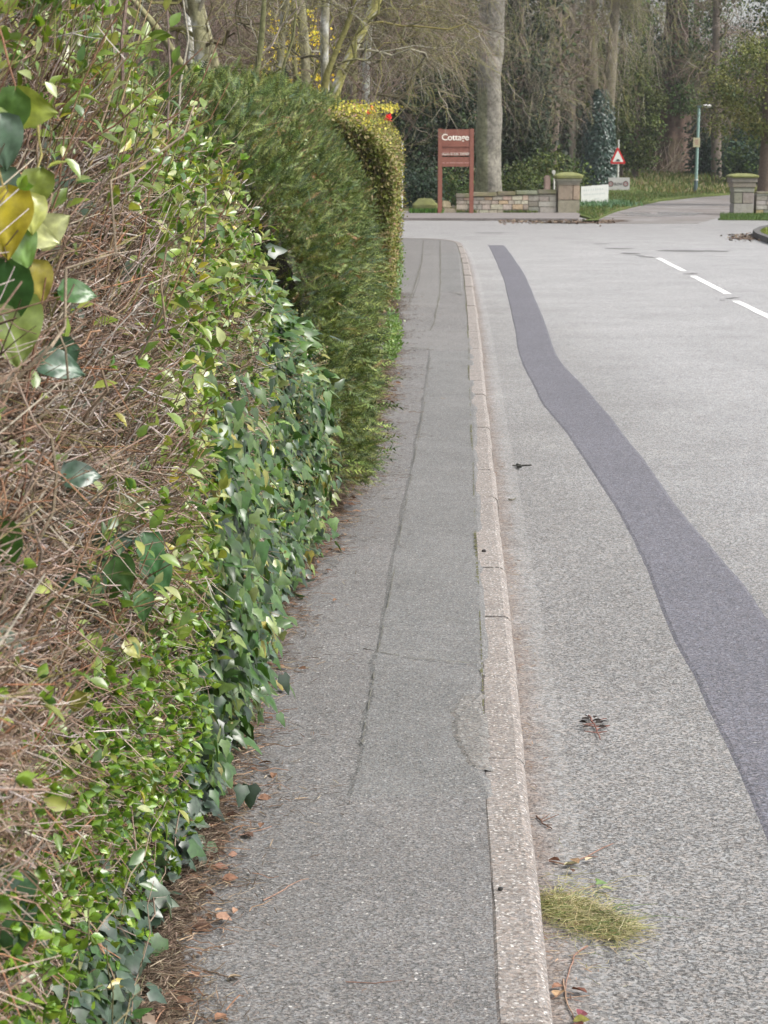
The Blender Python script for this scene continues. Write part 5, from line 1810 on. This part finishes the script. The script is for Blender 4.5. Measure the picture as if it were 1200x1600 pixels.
thicket('bare_bush', 'dense pinkish brown bare thicket behind the left garden trees', 420, (150, 440, -60), 40, PINK, .006, L=(.6, 1.6), side=9)
thicket('bare_bush', 'grey-brown bare thicket behind the yellow bush and birch', 300, (380, 560, -60), 50, PINK + LICH, .007, L=(.6, 1.6), side=9)
e_, C1_, C2_ = thicket('forsythia_bush', 'bright yellow flowering bush glimpsed between the garden trunks', 60, (400, 495, 70), 36, LICH, .005, L=(.4, .8), side=6, spread=.12)
mb = MB()
p, tg, tt, ix = on_curves(C2_, 16, .1, 1)
m = len(p)
wgt = (rng.random(m) < .9) & (p[:, 0] / p[:, 1] * FPX + 600 < 520)
p = p[wgt]; m = len(p)
mb.leaves(QUAD, p + rng.normal(0, .05, (m, 3)), unit(rng.normal(0, 1, (m, 3))), unit(rng.normal(0, 1, (m, 3)) + [0, -1, .5]), rng.uniform(.03, .06, m), pick([(2, (.75, .55, .05)), (1, (.7, .62, .08))], m))
mb.build('flowers', M['flower'], e_)


# --- evergreen / foliage crowns far away
def crown_cloud(mb, centre, rad, nclump, nleaf, size, pal, shape='ellipsoid', clr=.55, drop=0.0, seedtilt=(0, 0, 0)):
    """leaf faces in clumps spread over an ellipsoid / cone volume"""
    c = np.array(centre); r_ = np.array(rad)
    if shape == 'cone':
        h = rng.uniform(0, 1, nclump) ** .8
        an = rng.uniform(0, 6.283, nclump)
        q = (1 - h * .85) * rng.uniform(.55, 1.05, nclump)
        cp = np.stack([np.cos(an) * q * r_[0], np.sin(an) * q * r_[1], (h * 2 - 1) * r_[2]], 1) + c
    else:
        v = unit(rng.normal(0, 1, (nclump, 3))) * (rng.uniform(.35, 1.0, (nclump, 1)) ** .45)
        cp = v * r_ * (1 + .12 * np.sin(v[:, :1] * 9 + v[:, 2:] * 7)) + c
    cc = pick(pal, nclump, .22)
    idx = np.repeat(np.arange(nclump), nleaf)
    n = len(idx)
    off = rng.normal(0, 1, (n, 3)) * clr * np.array([1, 1, .6])
    off[:, 2] -= np.abs(off[:, 0]) * drop
    pos = cp[idx] + off
    colr = cc[idx] * rng.uniform(.75, 1.3, (n, 1))
    outw = unit(pos - c)
    d = unit(rng.normal(0, .7, (n, 3)) + outw * .4 + np.array([0, 0, -drop]))
    nr = unit(rng.normal(0, .6, (n, 3)) + outw * .4 + np.array([0, -.2, .8]))
    mb.leaves(QUAD, pos, d, nr, size * rng.uniform(.6, 1.4, n), colr, rng.uniform(.5, 1.0, n))


DARK = [(3, (.018, .030, .014)), (2, (.028, .045, .018)), (1, (.045, .065, .020)), (.4, (.06, .07, .03))]
OLIV = [(3, (.075, .095, .022)), (2, (.10, .125, .03)), (1, (.05, .075, .022))]
LAUR = [(3, (.030, .055, .034)), (2, (.046, .078, .042)), (1, (.02, .035, .02))]
HOLL = [(3, (.12, .135, .03)), (2, (.16, .17, .045)), (2, (.07, .095, .03)), (1, (.20, .19, .07))]
MIDG = [(3, (.05, .085, .02)), (2, (.08, .12, .028)), (1, (.11, .12, .03))]


def ever(name, label, px0, px1, pytop, Y, pal, size=.16, dens=1.0, shape='ellipsoid', zbase=0.0, dep=None, cat='tree', trunk=True, drop=.2, topz=None, group=None):
    x0_, x1_ = P(px0, 300, Y)[0], P(px1, 300, Y)[0]
    zt_ = topz if topz else P(600, pytop, Y)[2]
    cx = (x0_ + x1_) / 2; rx = (x1_ - x0_) / 2
    ry = dep or rx
    e = empty(name, (cx, Y, -.05), label, cat, group)
    rz = (zt_ - zbase) / 2
    mb = MB()
    area = 2 * math.pi * max(rx, ry) * 2 * rz * .9
    ncl = int(area * 3.2 * dens / (size / .16) ** 1.2) + 8
    crown_cloud(mb, (cx, Y, zbase + rz), (rx, ry, rz), ncl, 26, size, pal, shape, .30 * (size / .16) ** .5, drop)
    if zbase < .5:   # skirt filling the lower corners
        n2 = ncl // 3
        cpv = np.stack([cx + rng.uniform(-1, 1, n2) * rx, Y + rng.uniform(-1, .6, n2) * ry * .6, zbase + rng.uniform(0, .9, n2) * rz], 1)
        idx = np.repeat(np.arange(n2), 22); cc = pick(pal, n2, .22)[idx]
        pos = cpv[idx] + rng.normal(0, .3, (len(idx), 3)); pos[:, 2] = np.maximum(pos[:, 2], -.1)
        mb.leaves(QUAD, pos, unit(rng.normal(0, .7, (len(idx), 3)) + [0, -.3, -.1]), unit(rng.normal(0, .6, (len(idx), 3)) + [0, -.4, .8]), size * rng.uniform(.6, 1.4, len(idx)), cc, rng.uniform(.5, 1, len(idx)))
    mb.build('crown', M['foliage'], e)
    if trunk:
        mb = MB()
        V, F, cv, c, rr = trunk_mesh([(cx, Y, -.1), (cx + .1, Y, zt_ * .5), (cx, Y, zt_ * .95)], [max(.12, rx * .13), rx * .09 + .05, .03], 10, [(1, (.13, .10, .08))])
        mb.add(V, [F], cv)
        mb.build('trunk', M['bark_attr'], e, smooth=True)
    return e


ever('yew_tree', 'dark evergreen behind the white post and low stump pillar, farthest left', 600, 672, 0, 84, DARK, topz=11)
ever('yew_tree', 'dark evergreen directly behind the red Cottage sign', 655, 752, 0, 90, DARK, topz=12)
ever('yew_tree', 'black-green evergreen right of the big smooth trunk', 770, 850, 0, 96, DARK, topz=12)
ever('yew_tree', 'black-green evergreen left of the ivy clad twin trunk', 830, 925, 0, 134, DARK, topz=13)
ever('bush', 'bright green low bush showing between the posts of the red sign', 684, 745, 262, 79, MIDG, .10, 1.6, cat='bush', trunk=False)
ever('bush', 'dark low bush beneath the trees left of the red sign', 628, 684, 262, 76, LAUR, .11, 1.4, cat='bush', trunk=False)
ever('bush', 'olive ivy-tangled bush behind the middle of the long wall', 785, 835, 252, 78, OLIV, .10, 1.3, cat='bush', trunk=False)
ever('bush', 'yellow-green bush just left of the tall gate pillar', 825, 912, 240, 84, MIDG + OLIV, .12, 1.2, cat='bush', trunk=False)
ever('cypress_tree', 'yellow-green cypress with drooping sprays between ivy trunk and the broad brown trunk', 950, 1032, 90, 128, OLIV, .16, 1.3, zbase=.8)
ever('cypress_tree', 'loose olive green crown above the warning sign, higher behind the cypress', 925, 1010, 0, 130, OLIV + MIDG, .16, .8, zbase=4, topz=12)
ever('laurel_bush', 'blue-green laurel mass behind the lamp column', 1078, 1180, 150, 132, LAUR, .17, 1.3, trunk=False, cat='bush')
ever('laurel_bush', 'dark green laurel behind the right gate pillar', 1130, 1260, 180, 122, LAUR + MIDG, .16, 1.2, trunk=False, cat='bush')
ever('pine_tree', 'grey green conifer standing above the lamp head in the distance', 1070, 1150, 90, 150, LAUR + DARK, .2, .9, zbase=2)
ever('holly_tree', 'yellow-green holly tree leaning into the picture from the right', 1098, 1290, 50, 82, HOLL, .10, 1.15, zbase=2.3, dep=1.8)
ever('holly_tree', 'pale leaved bush crown at the top right corner', 1165, 1290, -30, 95, LAUR + HOLL, .12, .8, zbase=5.8, topz=11)


# --- big smooth trunk
bt = empty('plane_tree', (P(765, 300, 74)[0], 74, -.05), 'massive smooth grey trunk standing directly behind the Cottage sign', 'tree')
mb = MB()
Yq = 74
sp_ = [(763, 300, 44), (763, 240, 38), (765, 150, 37), (767, 60, 38), (769, -10, 40), (774, -120, 36)]
pts = [P(x, y, Yq) for x, y, w_ in sp_]; rad = [w_ / 2 * Yq / FPX for x, y, w_ in sp_]
pts = [np.array([pts[0][0], Yq, -.1])] + pts; rad = [rad[0] * 1.15] + rad
V, F, cv, c, rr = trunk_mesh(pts, rad, 40, [(1, (.185, .172, .145))], .07, 90)
# bark burrs and a knot hole
for (px, py, s_, a_) in [(778, 85, .10, -.16), (776, 110, .12, .10), (779, 150, .12, .08), (782, 205, .12, .07), (758, 200, .2, .06), (774, 70, .12, .09), (776, 225, .25, .07)]:
    b_ = P(px, py, Yq - .4)
    dd_ = np.linalg.norm((V - b_) * [1, .8, 1], axis=1)
    V[:, 1] -= a_ * np.exp(-(dd_ / s_) ** 2)
    V[:, 0] += a_ * .5 * np.exp(-(dd_ / s_) ** 2)
    if a_ < 0: cv[dd_ < s_ * .9] *= .35
# greenish algae on the left side low down, grey streaks
k = (V[:, 0] < c.mean(0)[0] - .1) & (V[:, 2] < 4)
cv[k] *= np.array([.85, .92, .7])
mb.add(V, [F], cv)
mb.build('trunk', m_attr('smooth_bark', .85, .2, 0, 9, .4, 1.0), bt, smooth=True)


def curtain(mb, pxr, pyr, Yr, n, pal, L=(1.2, 3.0), r=.011, side=5, K=7, side_len=(.3, 1.0)):
    st = np.array([P(rng.uniform(*pxr), rng.uniform(*pyr), rng.uniform(*Yr)) for _ in range(n)])
    d = np.stack([rng.normal(0, .28, n), rng.normal(0, .3, n), np.full(n, -1.0)], 1)
    Ca = curves(st, d, rng.uniform(*L, n), K, np.stack([rng.normal(0, .12, n), rng.normal(0, .1, n), rng.uniform(-.1, .15, n)], 1), .025)
    mb.tubes(Ca, r * rng.uniform(.7, 1.4, n)[:, None] * np.linspace(1, .45, K), 3, pick(pal, n))
    p, tg, tt, ix = on_curves(Ca, side, .05, 1)
    m = len(p)
    Cb_ = curves(p, tg * .7 + rng.normal(0, .5, (m, 3)), rng.uniform(*side_len, m), 4, np.array([[0, 0, -.25]]), .05)
    mb.tubes(Cb_, np.full((m, 1), r * .6) * np.array([1, .9, .7, .5]), 3, pick(pal, m))


GREY = [(3, (.13, .11, .08)), (2, (.18, .155, .12)), (2, (.10, .08, .06)), (1, (.21, .21, .08))]
mb = MB()
curtain(mb, (730, 900), (-120, 60), (76, 82), 170, GREY + [(1, (.3, .3, .1))], L=(.8, 2.8), r=.0065)
curtain(mb, (780, 900), (60, 190), (74, 80), 60, GREY, L=(.8, 1.6), r=.006)
# main limbs out of the frame top
tr = P(768, -60, Yq)
limb = curves(np.repeat(tr[None], 7, 0), np.array([[1, .2, .8], [-1, .3, .8], [.8, -.4, .6], [-.7, -.4, .7], [.2, .9, .8], [.4, .1, 1.2], [-.3, -.2, 1.3]]), np.array([4, 4, 3.5, 3.5, 3, 5, 5.0]), 8, np.array([[0, 0, .1]]), .03)
mb.tubes(limb, np.full((7, 1), .2) * np.linspace(1, .3, 8), 10, (.25, .22, .17))
branching(mb, limb, np.full(7, .16), GREY, 8, 7, 4, 2.2, 1.1, .6, droop=-.3, t0=.15, rmin=.006)
mb.build('crown', M['twig'], bt)

# --- ivy clad twin trunk
Ytw = 120
tt_ = empty('twin_trunk_tree', (P(936, 300, Ytw)[0], Ytw, -.05), 'two-stemmed tree with its lower trunk wrapped in dark blue-green ivy beside the warning sign', 'tree')
for stm in ([(930, 290, 24), (926, 190, 19), (925, 100, 18), (924, 0, 17)], [(945, 290, 22), (951, 160, 17), (958, 60, 16), (963, -10, 15)]):
    pts = [P(x, y, Ytw) for x, y, w_ in stm]; rad = [w_ / 2 * Ytw / FPX for x, y, w_ in stm]
    pts = [np.array([pts[0][0], Ytw, -.1])] + pts + [pts[-1] + np.array([.2, 0, 3.0])]; rad = [rad[0]] + rad + [.08]
    V, F, cv, c, rr = trunk_mesh(pts, rad, 18, [(1, (.20, .17, .13))], .06, 50, patches=(.05, (.28, .25, .20)))
    mb = MB(); mb.add(V, [F], cv); mb.build('trunk', M['bark_attr'], tt_, smooth=True)
mb = MB()
n = 11000
zz = rng.uniform(-.05, 1, n) ** .9
pyv = 290 - zz * 150
hw = np.interp(pyv, [140, 175, 230, 290], [12, 21, 24, 27]) * Ytw / FPX
cxv = np.array([P(937 - (290 - y) * .02, y, Ytw)[0] for y in pyv]) + np.interp(pyv, [140, 180, 290], [.15, .03, 0])
zv = np.array([P(900, y, Ytw)[2] for y in pyv])
an = rng.uniform(0, 6.283, n)
q = rng.uniform(.8, 1.12, n)
pos = np.stack([cxv + np.cos(an) * hw * q, Ytw + np.sin(an) * hw * q, zv], 1)
ou = np.stack([np.cos(an), np.sin(an), np.full(n, .3)], 1)
mb.leaves(IVY, pos, unit(rng.normal(0, .4, (n, 3)) + ou * .3 + [0, 0, -.8]), unit(rng.normal(0, .35, (n, 3)) + ou), rng.uniform(.12, .2, n), pick([(3, (.030, .065, .048)), (2, (.05, .09, .068)), (1, (.02, .045, .03))], n))
mb.build('ivy_leaves', M['ivy'], tt_)
mb = MB()
curtain(mb, (870, 1060), (-130, 60), (112, 126), 260, LICH + GREY, L=(1.2, 4.0), r=.012)
curtain(mb, (900, 1010), (40, 150), (112, 122), 60, LICH, L=(1.0, 2.4), r=.011)
n = 16
st = np.array([P(rng.uniform(940, 965), rng.uniform(-60, 20), Ytw) for _ in range(n)])
lm = curves(st, np.stack([rng.normal(.4, .8, n), rng.normal(0, .4, n), rng.uniform(-.1, .6, n)], 1), rng.uniform(1.5, 3.5, n), 8, np.array([[0, 0, -.35]]), .04)
mb.tubes(lm, np.full((n, 1), .05) * np.linspace(1, .3, 8), 5, pick([(1, (.27, .28, .09)), (1, (.2, .18, .1))], n))
branching(mb, lm, np.full(n, .05), LICH, 6, 6, 4, 1.2, .7, .5, droop=-.3, t0=.1, rmin=.008)
mb.build('crown', M['twig'], tt_)

# --- broad redwood trunk
Yr = 140
rd = empty('redwood_tree', (P(1050, 290, Yr)[0], Yr, .2), 'very broad fibrous red-brown trunk beyond the drive, behind the lamp column', 'tree')
sp_ = [(1050, 292, 84), (1051, 270, 66), (1052, 210, 58), (1054, 150, 47), (1056, 80, 40), (1058, 0, 32), (1060, -100, 24)]
pts = [P(x, y, Yr) for x, y, w_ in sp_]; rad = [w_ / 2 * Yr / FPX for x, y, w_ in sp_]
pts = [np.array([pts[0][0], Yr, .0])] + pts; rad = [rad[0] * 1.05] + rad
V, F, cv, c, rr = trunk_mesh(pts, rad, 54, [(1, (.105, .072, .058))], .03, 70, ridges=.05)
k = (V[:, 2] < 3) & (V[:, 0] < c[:, 0].mean() + .5) & (rng.random(len(V)) < .6)
cv[k] = cv[k] * .6 + np.array([.10, .09, .05]) * .4
mb = MB(); mb.add(V, [F], cv)
kk = m_attr('fibrous_bark', .95, .1, 0, 3, .35, .9)
mb.build('trunk', kk, rd, smooth=True)
mb = MB()
zc_ = P(600, 90, Yr)[2]
crown_cloud(mb, (pts[3][0] + .3, Yr, zc_ + 3), (3.6, 3.4, 5.6), 420, 26, .18, MIDG + DARK, 'ellipsoid', .4, .6)
crown_cloud(mb, P(1068, 150, Yr - 2), (1.0, .8, 1.1), 34, 26, .15, [(1, (.07, .11, .03))], 'ellipsoid', .25, .6)
mb.build('crown', M['foliage'], rd)
mb = MB()   # dead stems round its foot
n = 60
st = np.array([P(rng.uniform(1015, 1060), rng.uniform(262, 290), Yr - 2.5) for _ in range(n)])
mb.tubes(curves(st, np.stack([rng.uniform(-.2, 1, n), np.zeros(n), rng.uniform(.3, 1.2, n)], 1), rng.uniform(.8, 2.6, n), 6, None, .04), np.full((n, 1), .02) * np.linspace(1, .4, 6), 4, pick([(1, (.30, .25, .2)), (1, (.2, .15, .11))], n))
mb.build('dead_stems', M['twig'], rd)

# further trunks seen between
far = [(862, 30, 10, 112, 'slim grey trunk deep in the wood left of the twin trunk'), (1002, 60, 8, 140, 'slim brown trunk in the gap above the cypress'), (1120, 120, 14, 128, 'dark trunk behind the laurels right of the lamp column'),
       (1196, 290, 16, 100, 'dark trunk at the right picture edge above the right wall'), (895, 60, 9, 120, 'thin grey trunk just left of the ivy clad trunk'), (1080, 0, 12, 150, 'reddish trunk behind the broad brown trunk'), (700, 100, 10, 104, 'dark trunk deep in shade behind the red sign'), (812, 100, 12, 108, 'dark trunk in shade right of the big smooth trunk')]
for (px, py, w_, Y_, lb) in far:
    b = P(px, 292, Y_)
    e = empty('woodland_tree', (b[0], Y_, 0), lb, 'tree')
    r_ = w_ / 2 * Y_ / FPX
    lean = rng.normal(0, .25)
    V, F, cv, c, rr = trunk_mesh([(b[0], Y_, -.1), (b[0] + lean, Y_, 5), (b[0] + lean * 1.5, Y_, 13)], [r_ * 1.2, r_, r_ * .6], 14, [(1, (.20, .165, .14)), (1, (.15, .12, .10))], .05, 40)
    mb = MB(); mb.add(V, [F], cv); mb.build('trunk', M['bark_attr'], e, smooth=True)
    mb = MB()
    stem = np.array([[(b[0] + lean, Y_, z) for z in np.linspace(3.0, 12.5, 8)]])
    branching(mb, stem, np.array([r_]), PINK + LICH, 26, 12, 6, 2.8, 1.4, .8, droop=-.25, t0=0, rmin=.010)
    mb.build('crown', M['twig'], e)

# reach of far wood closing the view (one unbroken mass)
mb = MB()
n = 900
for (x0_, x1_, Y_, pal, dn, zt_) in [(-60, -3, 96, DARK + PINK, 1.0, 10), (1, 8.6, 108, DARK, 1.7, 12), (-8, 12, 134, DARK + LAUR, 1.1, 8.2), (10, 44, 160, LAUR + MIDG, 1.0, 8.5), (-14, 18, 175, DARK, .9, 13)]:
    ncl = int((x1_ - x0_) * zt_ * 1.1 * dn)
    cp = np.stack([rng.uniform(x0_, x1_, ncl), Y_ + rng.normal(0, 2.5, ncl), rng.uniform(0, 1, ncl) * zt_], 1)
    idx = np.repeat(np.arange(ncl), 18)
    cc = pick(pal, ncl, .25)[idx]
    pos = cp[idx] + rng.normal(0, .55, (len(idx), 3))
    m = len(idx)
    mb.leaves(QUAD, pos, unit(rng.normal(0, .7, (m, 3)) + [0, 0, -.2]), unit(rng.normal(0, .6, (m, 3)) + [0, -.4, .7]), .32 * rng.uniform(.6, 1.4, m), cc, rng.uniform(.5, 1, m))
mb.build('far_woodland', M['foliage'], kind='stuff')
mb = MB()
for (pxr, Y_, n, pal) in [((0, 420), 62, 500, PINK), ((380, 700), 100, 300, PINK), ((830, 1230), 150, 900, PINK + GREY)]:
    st = np.array([P(rng.uniform(*pxr), 290, Y_ + rng.uniform(-4, 4)) for _ in range(n)]); st[:, 2] = rng.uniform(0, 3, n)
    C = curves(st, rng.normal(0, .2, (n, 3)) + [0, 0, 1], rng.uniform(4, 10, n), 7, None, .02)
    mb.tubes(C, np.full((n, 1), .022 * Y_ / 100) * np.linspace(1.4, .4, 7), 3, pick(pal, n))
    p, tg, tt, ix = on_curves(C, 9, .15, 1); m = len(p)
    C2 = curves(p, tg * .6 + rng.normal(0, .6, (m, 3)), rng.uniform(.6, 2.2, m), 5, None, .05)
    mb.tubes(C2, np.full((m, 1), .012 * Y_ / 100) * np.linspace(1, .5, 5), 3, pick(pal, m))
mb.build('far_thicket', M['twig'], kind='stuff')


# ------------------------------------------------------------------ grass on verges
def blades(mb, pts, h, pal, lean=.35):
    n = len(pts)
    d = unit(rng.normal(0, lean, (n, 3)) * [1, 1, .3] + [0, 0, 1])
    a = rng.uniform(0, 6.283, n)
    mb.leaves(BLADE, pts, d, np.stack([np.cos(a), np.sin(a), np.zeros(n)], 1), h * rng.uniform(.5, 1.4, n), pick(pal, n), 4.0)


GR = [(3, (.07, .11, .028)), (2, (.10, .14, .035)), (1, (.17, .15, .07))]
DRY = [(2, (.28, .23, .13)), (1, (.15, .17, .05)), (1, (.22, .16, .10))]
mb = MB()
n = 16000
Y = G(900, 345, -.1)[1] + (rng.random(n) ** .8) * 60
r_ = np.interp(Y, [v[1] for v in ve], [v[0] for v in ve])
l_ = G(908, 338, -.1)[0]
X_ = l_ + rng.random(n) * (r_ - l_) * .985
pts = np.stack([X_, Y, -.04 + bank(X_, Y)], 1)
k = rng.random(n) < np.where(r_ - X_ < .5, .4, 1)
blades(mb, pts[k], .10, GR)
n = 5000
Y = rng.uniform(108, 134, n); X_ = rng.uniform(P(985, 290, 120)[0], P(1160, 290, 120)[0], n)
blades(mb, np.stack([X_, Y, -.04 + bank(X_, Y)], 1)[(X_ < np.interp(Y, [v[1] for v in ve], [v[0] for v in ve]) + 0)], .24, DRY + GR, .25)
pr_ = np.array([G(rng.uniform(1125, 1215), rng.uniform(334.5, 344), -.05) for _ in range(2600)])
blades(mb, pr_, .07, [(1, (.08, .13, .03)), (1, (.06, .11, .03))])
pr_ = np.array([[rng.uniform(xa, xb), Yw - abs(rng.normal(0, .09)) - .02, -.03] for _ in range(1500)])
blades(mb, pr_[np.sin(pr_[:, 0] * 3.3) > -.2], .08, GR)
pr_ = np.array([[rng.uniform(P(640, 300, Yw)[0], P(692, 300, Yw)[0]), Yw - .35 - abs(rng.normal(0, .12)), -.03] for _ in range(900)])
blades(mb, pr_, .13, [(1, (.10, .22, .04)), (1, (.08, .16, .03))])
pr_ = np.array([G(rng.uniform(1190, 1260), rng.uniform(358, 378), 0) for _ in range(1800)])
pr_ = pr_[[p[0] > np.interp(p[1], [c_[1] for c_ in cg[1:5]][::-1], [c_[0] for c_ in cg[1:5]][::-1]) + .1 for p in pr_]] if len(pr_) else pr_
blades(mb, pr_, .07, [(1, (.16, .20, .04)), (1, (.20, .22, .05))])
mb.build('grass', M['grass'], kind='stuff')
# daffodil-like clumps before the board
for (px, py, n, lb) in [(924, 320, 480, 'clump of blue-green leaves in front of the white board'), (965, 318, 420, 'clump of pale blue-green leaves at the foot of the warning sign, right of the board')]:
    c = G(px, py + 4, -.05)
    e_ = MB()
    sx_ = .28
    pts = np.stack([c[0] + rng.normal(0, sx_, n), c[1] + rng.normal(0, .5, n) + .1, np.full(n, -.04)], 1)
    blades(e_, pts, .20, [(2, (.10, .18, .10)), (1, (.16, .26, .15)), (1, (.06, .12, .06))], .4)
    o = e_.build('leafy_clump', M['grass'], origin=(c[0], c[1], -.04))
    tag(o, lb, 'plant')
# brown leaf scatter at drive mouth
mb = MB()
n = 1000
q = rng.random(n)
pts = np.where((q < .75)[:, None], np.array([G(rng.uniform(780, 960), rng.normal(346, 1.6), -.084) for _ in range(n)]), np.array([G(rng.normal(1168, 14), rng.normal(371, 2.5), -.09) for _ in range(n)]))
a = rng.uniform(0, 6.28, n)
mb.leaves(QUAD, pts, np.stack([np.cos(a), np.sin(a), rng.normal(0, .3, n)], 1), unit(rng.normal(0, .4, (n, 3)) + [0, 0, 1]), rng.uniform(.04, .09, n), pick([(2, (.15, .11, .085)), (1, (.24, .18, .13)), (1, (.10, .075, .06))], n))
mb.build('fallen_leaves', M['litter'], kind='stuff')

mb = MB()
mb.box((-130, -20, -1.2), (130, 215, 16.5))
hz = bpy.data.materials.new('haze'); hz.use_nodes = True
t_ = hz.node_tree; t_.nodes.remove(t_.nodes['Principled BSDF'])
pv = t_.nodes.new('ShaderNodeVolumePrincipled')
pv.inputs['Color'].default_value = (.85, .88, .92, 1)
pv.inputs['Density'].default_value = .0003
pv.inputs['Anisotropy'].default_value = .2
t_.links.new(pv.outputs[0], t_.nodes['Material Output'].inputs['Volume'])
mb.build('haze', hz, kind='stuff')

for o in bpy.data.objects:
    if '_abs' in o: del o['_abs']
tot = sum(len(o.data.polygons) for o in bpy.data.objects if o.type == 'MESH')
print('TOTAL POLYS', tot)
